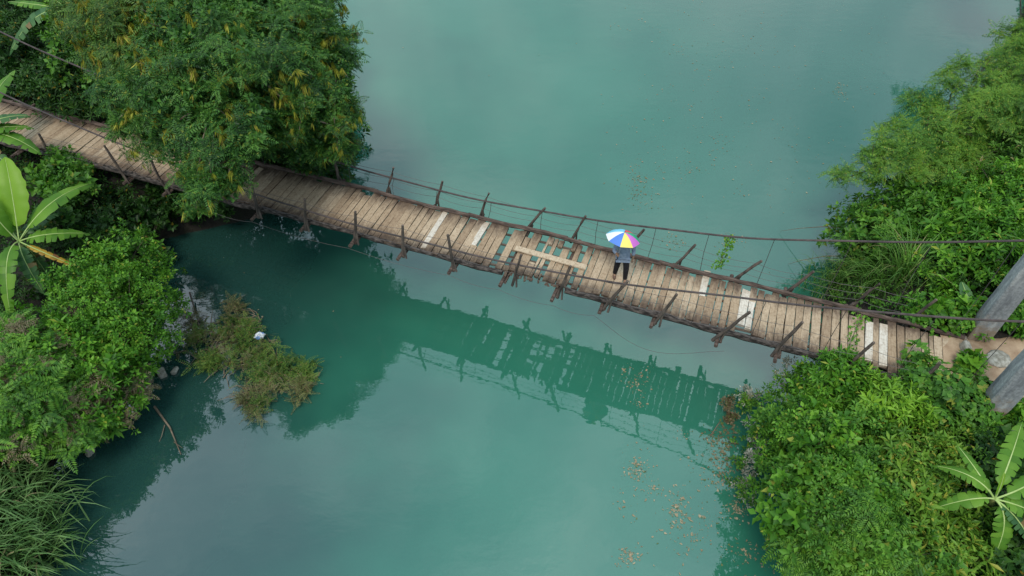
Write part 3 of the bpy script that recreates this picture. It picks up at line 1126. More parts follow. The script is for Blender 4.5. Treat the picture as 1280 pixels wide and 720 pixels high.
# ---- left bank, in front of the bridge
plant('shrub', 'small bush growing up against the near side of the left deck', 'bush',
      [(75, 206, 2.2, .45), (95, 236, 2.0, .6), (60, 226, 2.0, .45), (108, 215, 1.9, .4)], [('small', 'mid', 120, 1.0), ('broad_big', 'mid', 7, 1.0)], group=GS, seed=9)
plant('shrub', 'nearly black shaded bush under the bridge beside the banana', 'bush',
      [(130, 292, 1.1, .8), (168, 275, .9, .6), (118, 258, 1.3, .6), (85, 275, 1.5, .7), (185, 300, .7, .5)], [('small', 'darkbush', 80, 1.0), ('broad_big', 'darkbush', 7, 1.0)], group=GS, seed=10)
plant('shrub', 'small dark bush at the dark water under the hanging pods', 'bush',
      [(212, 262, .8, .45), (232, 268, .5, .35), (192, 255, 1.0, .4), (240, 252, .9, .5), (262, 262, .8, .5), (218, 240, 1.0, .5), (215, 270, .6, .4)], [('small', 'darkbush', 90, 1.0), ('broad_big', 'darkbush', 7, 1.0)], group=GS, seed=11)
plant('shrub', 'big rounded bright green bush on the left bank beside the dead banana leaf', 'bush',
      [(165, 322, 2.2, .7), (132, 345, 2.2, .8), (192, 350, 1.7, .7), (165, 382, 2.1, .9), (203, 398, 1.2, .6), (122, 388, 2.3, .8), (152, 425, 1.8, .8), (193, 432, 1.0, .55), (95, 360, 2.2, .6)],
      [('small', 'bright', 135, 1.05), ('broad', 'bright', 12, .8)], group=GS, seed=12, clump=.31, inner=.06)
plant('shrub', 'green bush overhanging the pale stones at the left shoreline', 'bush',
      [(85, 430, 2.1, .8), (112, 460, 1.7, .8), (138, 485, 1.2, .6), (150, 508, .9, .45), (98, 500, 1.4, .7), (130, 522, .8, .45), (165, 465, 1.0, .5)],
      [('broad', 'bright', 95, .95), ('lance', 'bright', 7, 1.0), ('frond', 'brownclump', .8, .85)], group=GS, seed=13, clump=.31, inner=.06)
plant('shrub', 'ferny light green bush with long leaflets at the left picture edge', 'bush',
      [(30, 440, 2.3, .8), (18, 490, 2.2, .85), (56, 482, 2.1, .7), (52, 520, 1.7, .65), (10, 535, 1.9, .7), (90, 535, 1.2, .55), (15, 425, 2.0, .6)],
      [('frond_big', 'fern', 40, .9), ('broad', 'bright', 10, 1.0), ('frond', 'brownclump', .8, .85)], group=GS, seed=14)

# ---- right bank, behind the bridge
plant('feathery_tree', 'airy light green tree reaching out over the water on the right', 'tree',
      [(1058, 222, 2.5, .45), (1088, 205, 2.9, .55), (1112, 170, 3.3, .5), (1145, 128, 3.7, .55), (1122, 205, 3.0, .7), (1150, 175, 3.4, .8), (1192, 105, 4.2, .7), (1222, 88, 4.4, .5), (1185, 160, 3.6, .85), (1232, 138, 4, .9), (1165, 215, 2.8, .8), (1205, 195, 3, .8)],
      [('frond_fine', 'airy', 95, 1.25)], base=at(1200, 215, 1.6)[:2], seed=20, flat=.6, trunk='trunk', crown='crown', r0=.06, cover=.75, clump=.38)
plant('feathery_tree', 'light green tree cut by the right picture edge near the top', 'tree',
      [(1335, -20, 5, 1.2), (1292, -75, 4.5, 1.2), (1264, -100, 4.5, 1.1), (1262, 78, 4.4, .7), (1270, 112, 4.2, .9), (1278, 150, 3.8, .9), (1285, 60, 4.6, .8)], [('frond_fine', 'airy', 95, 1.25)], base=at(1275, 130, 1.8)[:2], seed=21, trunk='trunk', crown='crown', cover=.85)
plant('shrub', 'dark fine leaved bush bending over the water above the bridge cable', 'bush',
      [(1082, 285, 1.4, .75), (1120, 262, 1.9, .95), (1158, 258, 2.2, .85), (1062, 312, 1.0, .55), (1105, 300, 1.8, .8), (1140, 300, 2.1, .8), (1055, 298, .8, .4)],
      [('lance_s', 'mid', 105, 1.0), ('broad_big', 'mid', 7, 1.0)], group=GS, seed=22, clump=.31, inner=.06)
plant('shrub', 'broad bright green thicket beside the farther concrete pillar', 'bush',
      [(1222, 290, 2.7, 1.0), (1258, 255, 2.9, 1.0), (1182, 322, 2.3, .85), (1252, 322, 2.7, .8), (1200, 258, 2.7, .9), (1275, 295, 2.9, .8), (1215, 335, 2.3, .6), (1272, 392, 2.5, .4), (1285, 372, 2.6, .5), (1262, 405, 2.35, .25)],
      [('broad', 'bright', 100, .85), ('lance', 'bright', 7, 1.0)], group=GS, seed=23, clump=.31, inner=.06)
plant('shrub', 'tangled olive bush at the right edge under the feathery tree', 'bush',
      [(1222, 218, 2.5, .8), (1265, 205, 2.8, .9), (1275, 230, 2.7, .7), (1245, 180, 2.6, .7), (1190, 228, 2.3, .6)],
      [('small', 'mid', 85, 1.0), ('lance', 'grass', 16, 1.0)], group=GS, seed=24)
plant('creeper', 'low leafy creeper climbing onto the far deck edge near the pillar', 'creeper',
      [(1150, 390, 2.3, .35), (1165, 400, 2.3, .35), (1185, 380, 2.3, .45), (1210, 400, 2.4, .35)],
      [('lobed_s', 'bright', 120, .9), ('broad_big', 'bright', 7, 1.0)], group='creepers on the bridge', seed=25, sub=1, r0=.02)
plant('shrub', 'shaded undergrowth bush under the broad bright thicket', 'bush',
      [(1165, 350, 1.9, .5), (1195, 362, 1.9, .5), (1140, 335, 1.7, .5)], [('small', 'darkbush', 90, .9), ('broad_big', 'darkbush', 7, 1.0)], group=GS, seed=26)

# ---- right bank, in front of the bridge
plant('shrub', 'broad leaved bush crowding the near edge of the deck', 'bush',
      [(1050, 472, 2.2, .6), (1028, 492, 1.7, .55), (1075, 488, 2.2, .55), (1060, 512, 1.8, .65), (1020, 470, 1.6, .4), (1048, 455, 2.3, .3)],
      [('broad', 'bright', 130, .9), ('lance', 'bright', 7, 1.0)], group=GS, seed=30, clump=.31, inner=.06)
plant('shrub', 'lime green shrub with long pointed leaves below the deck', 'bush',
      [(1108, 492, 2.7, .42), (1088, 512, 2.5, .38), (1128, 512, 2.6, .4), (1108, 522, 2.4, .35)], [('lance', 'lime', 80, .95)], group=GS, seed=31, clump=.4)
plant('vine_thicket', 'thicket of large lobed vine leaves by the last planks', 'vine',
      [(1172, 478, 2.5, .5), (1192, 498, 2.5, .5), (1160, 510, 2.3, .55), (1215, 515, 2.3, .45), (1150, 475, 2.3, .4), (1140, 455, 2.35, .3), (1185, 530, 2.2, .5), (1225, 495, 2.4, .3)],
      [('lobed', 'mid', 80, .95)], group=GS, seed=32)
plant('shrub', 'rounded green bush hanging over the water at the lower right', 'bush',
      [(976, 520, 1.2, .55), (964, 556, 1.1, .5), (1002, 545, 1.7, .75), (1006, 590, 2.0, .85), (978, 610, 1.3, .55), (988, 500, 1.1, .4)],
      [('broad', 'mid', 100, .9), ('small', 'bright', 20, 1.0)], group=GS, seed=33, clump=.31, inner=.06)
plant('shrub', 'dense fine leaved bush at the centre of the lower right thicket', 'bush',
      [(1062, 572, 2.3, .85), (1042, 622, 2.3, .9), (1010, 645, 1.7, .8), (1085, 600, 2.4, .7), (1030, 560, 2.0, .7)],
      [('small', 'mid', 105, 1.1), ('broad_big', 'bright', 8, .9)], group=GS, seed=34, clump=.31, inner=.06)
plant('shrub', 'ferny bush at the bottom edge beside the river', 'bush',
      [(1082, 655, 2.3, .85), (1020, 690, 1.7, .8), (1062, 705, 2, .85), (1120, 700, 2.1, .8), (1050, 660, 2.1, .6)],
      [('frond', 'fern', 58, 1.05), ('broad', 'mid', 20, 1.0)], group=GS, seed=35)
plant('shrub', 'yellowish leaved bush between the thicket and the banana plant', 'bush',
      [(1125, 572, 2.3, .75), (1155, 602, 2.3, .75), (1130, 630, 2.3, .7), (1180, 662, 2.1, .7), (1160, 700, 2.1, .7), (1205, 705, 2.1, .7), (1185, 570, 2.2, .6)],
      [('broad', 'yellowish', 105, .8), ('lance', 'yellowish', 7, 1.0)], group=GS, seed=36, clump=.30, inner=.06)
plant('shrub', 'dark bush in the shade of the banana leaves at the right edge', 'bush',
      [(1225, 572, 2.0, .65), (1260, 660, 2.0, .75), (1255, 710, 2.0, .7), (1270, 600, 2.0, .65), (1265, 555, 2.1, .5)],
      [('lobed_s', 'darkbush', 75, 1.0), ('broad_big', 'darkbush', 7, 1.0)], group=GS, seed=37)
plant('shrub', 'sprawling weed patch on the earth beside the lower pillar', 'bush',
      [(1262, 520, 2.25, .3), (1275, 540, 2.25, .3), (1225, 545, 2.2, .3), (1210, 460, 2.3, .16), (1250, 505, 2.3, .2)], [('tiny', 'bright', 130, .9), ('broad_big', 'bright', 7, 1.0)], group=GS, seed=38, sub=1, r0=.015)
plant('shrub', 'pale dead leaved twigs at the waterline below the thicket', 'bush',
      [(940, 548, .35, .28), (936, 500, .35, .25), (938, 580, .3, .25), (932, 612, .3, .2), (985, 470, .8, .3)], [('small', 'whitish', 26, .75), ('small', 'mid', 30, .9)], group=GS, seed=39, r0=.02)

# ------------------------------------------------------------------ grass-like clumps
def blades(r, base, n, L, W, spread, lean, segs=6, droop=1.0):
    VS, TS = [], []
    off = 0
    for k in range(n):
        a = r.uniform(0, 6.283)
        h = np.array([math.cos(a), math.sin(a), 0]) * r.uniform(.1, 1.0) + np.array([lean[0], lean[1], 0])
        b0 = np.array(base) + np.array([r.normal(0, spread), r.normal(0, spread), 0])
        b0[2] = max(float(ground_z(b0[0], b0[1])), -.1)
        ll = L * r.uniform(.55, 1.1)
        el = r.uniform(1.0, 1.45)
        hn = unit(h)
        sd = np.array([-hn[1], hn[0], 0])
        p = b0.copy()
        wk = r.uniform(.5, 1.3)
        dr = droop * r.uniform(.35, 1.6) * min(1.3, np.linalg.norm(h) + .3)
        vs = []
        for q in range(segs + 1):
            u = q / segs
            ww = W * wk * (1 - u ** 1.8) * (.5 + .5 * min(1, u * 4)) + .001
            e_ = el - dr * u * u * 1.9
            d = hn * math.cos(e_) + np.array([0, 0, math.sin(e_)])
            vs += [p - sd * ww / 2, p + sd * ww / 2]
            p = p + d * ll / segs
        VS += vs
        for q in range(segs):
            i0 = off + q * 2
            TS += [(i0, i0 + 1, i0 + 3), (i0, i0 + 3, i0 + 2)]
        off += len(vs)
    return np.array(VS), np.array(TS)


def grass_clump(name, label, cat, px, py, n, L, W, spread, lean, mat, seed, group=None, droop=1.0, xy=None):
    r = np.random.default_rng(seed + 500)
    p = gp(px, py) if xy is None else np.array([xy[0], xy[1], float(ground_z(*xy))])
    v, t = blades(r, p, n, L, W, spread, lean, droop=droop)
    o = tri_mesh(name, v - p, t, M[mat])
    o.location = tuple(p)
    return tag(o, label, cat, group)


GR = 'reed clumps at the lower left'
for k, (px, py, lab) in enumerate([
        (-5, 575, 'uppermost reed clump under the ferny bush on the left bank'),
        (25, 605, 'tall arching reed clump leaning towards the water'),
        (5, 645, 'dense reed clump cut by the left picture edge'),
        (48, 640, 'outermost reed clump drooping over the dark reflections'),
        (20, 690, 'reed clump near the bottom left corner'),
        (55, 700, 'lowest reed clump with dry bent tips at the waterline'),
        (-20, 710, 'reed clump filling the bottom left corner')]):
    grass_clump('reed_clump', lab, 'reeds', px, py, 135, 1.9, .055, .34, (.6, -.05), 'reed', k, GR, .95)
GG = 'grass tufts on the right bank'
for k, (px, py, n, L, lab) in enumerate([
        (1070, 338, 260, 1.4, 'long grass tuft at the water edge beside the far deck edge'),
        (1042, 360, 200, 1.2, 'pale grass tuft lowest at the water beside the deck'),
        (1100, 355, 260, 1.4, 'grass tuft between the deck and the fine leaved bush'),
        (1125, 350, 60, 1.8, 'tall arching sedge tuft with wide blades above the deck'),
        (1255, 225, 140, 1.1, 'grass tuft among the olive bush at the right edge')]):
    grass_clump('grass_tuft', lab, 'grass tuft', px, py, n, L, .026 if n > 70 else .05, .38 if n > 70 else .08, (-.45, -.2) if n > 70 else (0, 0), 'grass', 20 + k, GG)
grass_clump('sedge', 'spiky sedge drooping from the bank under the bridge', 'sedge', 262, 268, 40, .8, .03, .1, (.5, -.3), 'grass', 31, xy=tuple(at(250, 262, .4)[:2]))
grass_clump('grass_tuft', 'shaded grass tuft beside the lower end of the dead banana leaf', 'grass tuft', 92, 350, 90, .9, .02, .25, (.2, -.3), 'grass', 33, 'grass tufts on the left bank')
grass_clump('grass_tuft', 'dark grass tuft below the drooping torn banana leaf', 'grass tuft', 62, 62, 160, 1.3, .025, .5, (.2, -.4), 'grass', 34, 'grass tufts on the left bank')

# ------------------------------------------------------------------ banana plants
def banana_leaf(parent, C, tip, W, mat, sh, seed, arch=.5, tear=.25, rib=True, fold=.22, side=None):
    r = np.random.default_rng(seed + 900)
    C, tip = np.array(C, float), np.array(tip, float)
    dxy = unit(np.cross(tip - C, (0, 0, 1)))
    ctl = C * .55 + tip * .45 + np.array([0, 0, arch * r.uniform(.7, 1.4)]) + dxy * np.linalg.norm(tip - C) * r.uniform(-.16, .16)
    n = 26
    pts = [(1 - u) ** 2 * C + 2 * u * (1 - u) * ctl + u * u * tip for u in np.linspace(0, 1, n + 1)]
    VS, TS = [], []
    L = MB()
    p0 = .16
    for q in (-1, 1):
        ring = []
        sway = 0
        for a in range(n + 1):
            u = a / n
            d = unit(pts[min(a + 1, n)] - pts[max(a - 1, 0)])
            s0 = np.cross(d, (0, 0, 1))
            if np.linalg.norm(s0) < .2:
                s0 = np.array([1.0, 0, 0]) if side is None else np.array(side, float)
            sd = unit(s0)
            up_ = unit(np.cross(sd, d))
            v_ = max(0, (u - p0) / (1 - p0))
            ww = W * .62 * (max(0, math.sin(math.pi * min(1, v_ ** .75 * .97 + .03))) ** .62) if u > p0 else .0
            ww *= 1 + .06 * math.sin(a * 1.7 + seed)
            cur = .28 * math.sin(u * 3)
            o1 = pts[a] + sd * q * ww * .5 + up_ * ww * fold
            o2 = pts[a] + sd * q * ww * (1 - .1 * cur) + up_ * (ww * fold * .6 - ww * cur * .35)
            ring.append((pts[a], o1, o2))
        # strips, some torn apart
        a = int(p0 * n)
        while a < n:
            ln = n - a if tear <= 0 else min(n - a, int(r.integers(1, max(2, int(1.2 / tear)))) + 1)
            vs, fs = [], []
            drp = r.uniform(0, .12) * W * (1 if tear > 0 else 0)
            sh_ = r.normal(0, .02) if tear > 0 else 0
            for k in range(ln + 1):
                A, B1, B2 = ring[a + k]
                g_ = 0.0
                if tear > 0 and k == ln and a + ln < n:
                    prev = ring[a + k - 1]
                    g_ = .62
                    B2 = B2 * (1 - g_) + prev[2] * g_
                vs += [A, B1 - np.array([0, 0, drp * .4]), B2 - np.array([0, 0, drp]) + unit(ring[min(a + k + 1, n)][0] - ring[a + k][0] + 1e-6) * sh_]
            for k in range(ln):
                b_ = k * 3
                fs += [(b_, b_ + 1, b_ + 4, b_ + 3), (b_ + 1, b_ + 2, b_ + 5, b_ + 4)]
            L.add([v - sh for v in vs], fs)
            a += ln
    lf = L.build('leaf', mat, parent, smooth=True)
    if rib:
        q = MB()
        q.tube([p - sh + np.array([0, 0, .006]) for p in pts[:-1]], [.021 * (1 - .8 * a / n) for a in range(n)], 5)
        q.build('midrib', M['rib'], lf, smooth=True)
    return lf


def banana(label, cpx, cz, leaves, foot=None, group='banana plants', h_stem=True, cat='banana plant', r0=.1):
    C = at(cpx[0], cpx[1], cz)
    fx, fy = (C[0], C[1]) if foot is None else foot
    fz = float(ground_z(fx, fy))
    t = empty('banana_plant', (fx, fy, fz))
    tag(t, label, cat, group)
    sh = np.array([fx, fy, fz])
    q = MB()
    hh = C - sh
    q.tube([(0, 0, -.2), hh * .35, hh * .7, hh], [r0 * 1.3, r0 * 1.1, r0 * .85, r0 * .5], 9)
    q.build('stem', M['stalk'], t, smooth=True)
    for k, (tx, ty, tz, W, mat, arch, tear) in enumerate(leaves):
        lf = banana_leaf(t, C, at(tx, ty, tz), W, M[mat], sh, int(cpx[0]) * 7 + k, arch, tear)
        if mat in ('dead_leaf', 'banana_young'):
            lf['label'] = 'withered yellow leaf' if mat == 'dead_leaf' else 'bright young upright leaf'
    return t


banana('banana plant with a bright young leaf on the left bank', (24, 302), 2.5,
       [(6, 196, 4.2, .68, 'banana_young', .3, 0), (116, 229, 2.9, .52, 'banana', .62, .12), (112, 292, 2.2, .5, 'banana', .55, .45),
        (118, 343, 1.5, .16, 'dead_leaf', .5, .5), (56, 368, 1.4, .34, 'banana_old', .4, .7), (-30, 262, 3.0, .5, 'banana', .5, .15),
        (14, 398, 1.5, .42, 'banana', .75, .25), (78, 268, 1.7, .5, 'banana_old', .5, .5), (62, 348, 1.2, .4, 'banana_old', .4, .4), (-20, 240, 3.9, .4, 'banana', .2, .1)])
banana('banana plant at the left edge with leaves crossing the deck end', (-28, 168), 3.4,
       [(42, 160, 3.3, .42, 'banana', .4, .3), (52, 193, 2.9, .45, 'banana', .4, .3), (18, 88, 3.6, .5, 'banana', .4, .15), (38, 145, 3.6, .4, 'banana_old', .4, .3), (25, 215, 2.7, .35, 'banana_old', .3, .3)], foot=tuple(at(-40, 190, 1.6)[:2]))
banana('banana plant with grey torn drooping leaves in the top left corner', (85, 12), 4.2,
       [(12, 70, 3.0, .8, 'banana_old', .8, .8), (82, 70, 2.9, .55, 'banana_old', .8, .85), (118, 90, 3.0, .7, 'banana_old', .6, .5), (45, -15, 4.4, .5, 'banana', .4, .3), (140, 5, 4.2, .5, 'banana', .4, .3), (10, 2, 3.9, .4, 'banana', .4, .3)], foot=tuple(at(88, 60, 1.6)[:2]))
banana('banana plant with radiating leaves in the lower right corner', (1243, 624), 3.3,
       [(1165, 582, 3.1, .25, 'banana', .45, .3), (1196, 556, 3.5, .22, 'banana', .3, .2), (1166, 636, 2.8, .27, 'banana', .35, .3), (1277, 528, 3.6, .33, 'banana', .4, .35),
        (1305, 588, 3.2, .3, 'banana', .4, .3), (1239, 702, 2.4, .34, 'banana', .5, .4), (1302, 648, 2.9, .36, 'banana', .45, .35), (1292, 690, 2.5, .32, 'banana_old', .5, .5), (1255, 590, 4.0, .14, 'banana_young', .1, 0)], foot=tuple(at(1252, 618, 2.4)[:2]), r0=.07)
banana('single broad leaf sprouting beside the farther pillar', (1214, 384), 2.5,
       [(1202, 352, 2.7, .26, 'banana_old', .1, 0), (1220, 376, 2.6, .24, 'banana', .06, 0)], foot=tuple(at(1214, 386, 2.2)[:2]), r0=.025, group='banana plants')

# ------------------------------------------------------------------ creepers hanging on the bridge
def creeper_on(name, label, pts, n, mat, kind, sc, seed, jitter=.08):
    r = np.random.default_rng(seed)
    pts = [np.array(p) for p in pts]
    t = empty(name, pts[0])
    tag(t, label, 'creeper', 'creepers on the bridge')
    q = MB()
    q.tube([p - pts[0] for p in pts], .008, 4)
    q.build('stem', M['twig'], t)
    P = []
    for _ in range(n):
        u = r.uniform(0, len(pts) - 1.001)
        i0 = int(u)
        P.append(pts[i0] * (1 - u + i0) + pts[i0 + 1] * (u - i0) + r.normal(0, jitter, 3))
    P = np.array(P)
    v, tt = inst(kind, P, r.normal(0, .5, (n, 3)) + np.array([0, -.3, .8]), sc * r.uniform(.7, 1.2, n), r)
    tri_mesh('foliage', v - pts[0], tt, M[mat], t)


cz = cable_z
creeper_on('hanging_vine', 'thin green vine dangling from the far main cable', [bw(5.45, 1.05, cz(5.45)), bw(5.47, 1.06, 1.0), bw(5.42, 1.06, .6), bw(5.4, 1.02, .25)], 26, 'bright', 'lobed_s', .62, 1, .05)
creeper_on('hanging_vine', 'leafy vine crawling across the deck near the pale planks', [bw(9.0, .95, .1), bw(9.02, .6, .06), bw(8.9, .2, .06), bw(8.8, -.2, .1), bw(8.75, -.5, .2), bw(8.6, -.9, .3)], 30, 'bright', 'lobed_s', .62, 2, .07)
creeper_on('hanging_vine', 'vine climbing over a leaning post near the bridge head', [bw(10.25, -.95, .1), bw(10.3, -.8, .3), bw(10.1, -.5, .1), bw(10.0, -1.1, .2), bw(9.8, -1.15, .3)], 36, 'mid', 'lobed', .6, 3, .1)

# ------------------------------------------------------------------ undergrowth that nobody could count
r = np.random.default_rng(77)
def cover(name, label, xlo, xhi, ylo, yhi, n, kinds, seed):
    r = np.random.default_rng(seed)
    x = r.uniform(xlo, xhi, n)
    y = r.uniform(ylo, yhi, n)
    z = ground_z(x, y)
    bs = x * math.cos(BA) - (y - 13.62) * math.sin(BA)
    bt = x * math.sin(BA) + (y - 13.62) * math.cos(BA)
    ok = (z > .12) & ~((bs > 10.6) & (np.abs(bt) < 1.0)) & ~((bs > 12.3) & (np.abs(bt) < 1.5)) & ~((bs > 9) & (bs <= 10.6) & (np.abs(bt) < 1.2))
    x, y, z = x[ok], y[ok], z[ok]
    P = np.stack([x, y, z + r.uniform(0, .28, len(x))], 1)
    V_, T_, off = [], [], 0
    part = r.integers(0, len(kinds), len(P))
    for k, (kind, sc) in enumerate(kinds):
        s_ = part == k
        A = r.normal(0, .45, (s_.sum(), 3)) + np.array([0, 0, 1])
        v, t = inst(kind, P[s_], A, sc * r.uniform(.7, 1.4, s_.sum()), r)
        V_.append(v)
        T_.append(t + off)
        off += len(v)
    o = tri_mesh(name, np.concatenate(V_), np.concatenate(T_), M['mid'] if xlo > 0 else M['darkbush'])
    tag(o, label, 'undergrowth', kind='stuff')


cover('undergrowth', 'low mixed weeds covering the left bank', -26, -6, 2, 38, 17000, [('small', 1.1), ('broad', 1.0), ('lance_s', 1.2)], 1)
cover('undergrowth', 'low mixed weeds covering the right bank', 6.5, 32, 2, 38, 19000, [('small', 1.1), ('broad', 1.0), ('lobed_s', 1.0)], 2)

# ------------------------------------------------------------------ shoreline rocks
for k, (px, py, sx, lab) in enumerate([(202, 466, .15, 'pale stone at the waterline under the bright bush'), (186, 472, .13, 'whitish stone left of the shoreline pale stone'),
                                      (166, 485, .14, 'greyish stone under the overhanging left bush'), (219, 463, .11, 'small pale stone nearest the drifting branches'), (112, 565, .15, 'grey stone beside the reed clumps')]):
    p = at(px, py, .05)
    rock('shore_stone', p, (sx, sx * .7, sx * .55), M['stone'], lab, 'stone', 40 + k, 'stones on the left shoreline')

# ------------------------------------------------------------------ drifting brush in the river
def drift(label, spots, seed, layers, base):
    r = np.random.default_rng(seed)
    o0 = at(*base, 0.0)
    t = empty('drifting_branches', o0)
    tag(t, label, 'branches')
    q = MB()
    for (px, py, rad, n) in spots:
        c = at(px, py, .02)
        for _ in range(n):
            a = r.uniform(0, 6.28)
            d = np.array([math.cos(a), math.sin(a), r.uniform(-.15, .35)])
            s_ = c + r.normal(0, rad * .35, 3) * np.array([1, 1, .1])
            L = rad * r.uniform(.6, 1.7)
            q.tube([s_ - o0, s_ + d * L * .5 + r.normal(0, .06, 3) - o0, s_ + d * L + np.array([0, 0, -.12]) - o0], [.018, .013, .005], 4)
    q.build('twigs', M['twig'], t)
    for nm, kind, mat, pts_, sc in layers:
        P = []
        for (px, py, rad, n) in pts_:
            c = at(px, py, .05)
            e = r.normal(0, rad * .5, (n, 3)) * np.array([1, 1, 0])
            e[:, 2] = np.abs(r.normal(0, .16, n)) * np.exp(-(np.hypot(e[:, 0], e[:, 1]) / rad) ** 2)
            P.append(c + e)
        P = np.concatenate(P)
        v, tt = inst(kind, P, r.normal(0, .5, (len(P), 3)) + np.array([0, 0, 1]), sc * r.uniform(.7, 1.25, len(P)), r)
        v[:, 2] = np.maximum(v[:, 2], .004 + .02 * r.uniform(size=len(v)))
        tri_mesh(nm, v - o0, tt, M[mat], t)
    return t


drift('tangle of drifting leafy branches in the water off the left bank',
      [(345, 470, .5, 34), (312, 490, .4, 20), (380, 478, .35, 18), (300, 420, .5, 22), (265, 435, .5, 22), (245, 410, .5, 20), (318, 400, .4, 16), (290, 385, .35, 10), (285, 460, .4, 12), (315, 450, .5, 24), (270, 415, .6, 14), (335, 435, .4, 12)], 5,
      [('foliage', 'frond_fine', 'debrisleaf', [(318, 448, .4, 12), (296, 465, .35, 7), (338, 440, .3, 7), (352, 462, .42, 52), (385, 465, .28, 24), (328, 470, .3, 20), (305, 432, .45, 26), (262, 455, .4, 24), (245, 420, .4, 20), (312, 415, .35, 16), (325, 505, .25, 14), (285, 410, .5, 18)], 1.15),
       ('dead_foliage', 'frond_fine', 'wetdebris', [(312, 455, .45, 15), (285, 440, .4, 10), (335, 430, .3, 8), (340, 485, .5, 30), (308, 502, .3, 26), (380, 485, .4, 18), (290, 405, .55, 20), (295, 385, .3, 14), (315, 522, .2, 8), (258, 425, .6, 16), (372, 498, .3, 10), (240, 395, .4, 12)], .95)], (335, 470))
q = MB()
p0 = at(205, 525, .0)
A, B1 = at(193, 508, .02), at(226, 568, .03)
q.tube([A - p0, (A * .5 + B1 * .5) - p0 + np.array([.06, .05, .03]), B1 - p0], [.028, .022, .01], 6, wob=.08)
q.tube([(A * .6 + B1 * .4) - p0, at(202, 545, .08) - p0, at(199, 552, .0) - p0], [.014, .01, .005], 4)
q.tube([(A * .25 + B1 * .75) - p0, at(228, 560, .1) - p0], [.01, .004], 4)
o = q.build('fallen_branch', M['twig'])
o.location = tuple(p0)
tag(o, 'thin bare branch lying in the water below the left bushes', 'branch')
for k, (a, b_, lab) in enumerate([((237, 365), (246, 395), 'dark stick standing in the water beside the bright bush'), ((240, 400), (262, 404), 'short dark stick floating by the drifting branches')]):
    q = MB()
    A, B1 = at(*a, .25 if k == 0 else .03), at(*b_, .0)
    q.tube([A - B1, (A - B1) * .5, (0, 0, -.05)], .025, 5, wob=.1)
    o = q.build('stick', M['post'])
    o.location = tuple(B1)
    tag(o, lab, 'stick')
# bamboo stems dipping into the water at the right
for k, (a, za, b_, zb, lab) in enumerate([((1050, 320), 1.0, (985, 330), .02, 'thin dry stem bent down to the water from the dark bush'), ((1052, 285), 1.2, (975, 289), .05, 'pale grass stem reaching over the water above the cable')]):
    q = MB()
    A, B1 = at(*a, za), at(*b_, zb)
    q.tube([A - A, (B1 - A) * .3 + np.array([0, 0, .1]), (B1 - A) * .7 + np.array([0, 0, .08]), B1 - A], [.016, .013, .009, .004], 5)
    o = q.build('dry_stem', M['twig'])
    o.location = tuple(A)
    tag(o, lab, 'stem')

# plastic bag caught in the branches
r = np.random.default_rng(12)
q = MB()
vs, fs, mi = [], [], []
nu, nv = 12, 7
for a in range(nv):
    th = math.pi * .55 * a / (nv - 1) + .05
    for k in range(nu):
        f_ = 2 * math.pi * k / nu
        rr_ = 1 + r.normal(0, .16)
        vs.append((.15 * math.sin(th) * math.cos(f_) * rr_, .10 * math.sin(th) * math.sin(f_) * rr_, .12 * math.cos(th) * (1 + r.normal(0, .15))))
for a in range(nv - 1):
    for k in range(nu):
        q_ = (a * nu + k, (a + 1) * nu + k, (a + 1) * nu + (k + 1) % nu, a * nu + (k + 1) % nu)
        fs.append(q_)
for idx, f_ in enumerate(fs):
    pass
q.add(vs, [f_ for i_, f_ in enumerate(fs) if not (i_ % nu in (0, 1, 2, 7, 8) and i_ // nu in (2, 3, 4, 5))], 0)
q.add(vs, [f_ for i_, f_ in enumerate(fs) if (i_ % nu in (0, 1, 2, 7, 8) and i_ // nu in (2, 3, 4, 5))], 1)
M['bag'] = simple_mat('white_plastic', (.45, .47, .52), (.68, .7, .72), 8, .4)
M['bag_blue'] = simple_mat('blue_print', (.08, .16, .4), (.16, .28, .55), 8, .4)
o = q.build('plastic_bag', [M['bag'], M['bag_blue']])
o.location = tuple(at(325, 420, .22))
o.rotation_euler = (R(15), 0, R(20))
tag(o, 'crumpled white and blue plastic bag caught on drifting branches', 'plastic bag')

# ------------------------------------------------------------------ litter drifting on the surface
r = np.random.default_rng(31)


def litter(name, label, spots, mat, seed, sz=(.02, .07), lay=.006):
    r = np.random.default_rng(seed)
    V_, T_, off = [], [], 0
    for (px, py, sx, sy, n) in spots:
        for _ in range(n):
            a, b_ = r.normal(px, sx), r.normal(py, sy)
            c = at(a, b_, 0.0)
            if ground_z(c[0], c[1]) > -.05:
                continue
            s_ = math.exp(r.uniform(math.log(sz[0]), math.log(sz[1])))
            k = int(r.integers(5, 8))
            ang = np.sort(r.uniform(0, 6.28, k))
            rad = s_ * r.uniform(.5, 1.2, k)
            el = r.uniform(.35, 1)
            ro = r.uniform(0, 3.14)
            vx, vy = rad * np.cos(ang), rad * np.sin(ang) * el
            z = lay + r.uniform(0, .006)
            cs, sn = math.cos(ro), math.sin(ro)
            vs = np.stack([c[0] + vx * cs - vy * sn, c[1] + vx * sn + vy * cs, np.full(k, z) + r.uniform(0, .008, k)], 1)
            V_.append(np.concatenate([[[c[0], c[1], z + .008]], vs]))
            for q in range(k):
                T_.append((off, off + 1 + q, off + 1 + (q + 1) % k))
            off += k + 1
    o = tri_mesh(name, np.concatenate(V_), np.array(T_), M[mat])
    tag(o, label, 'floating leaves', kind='stuff')


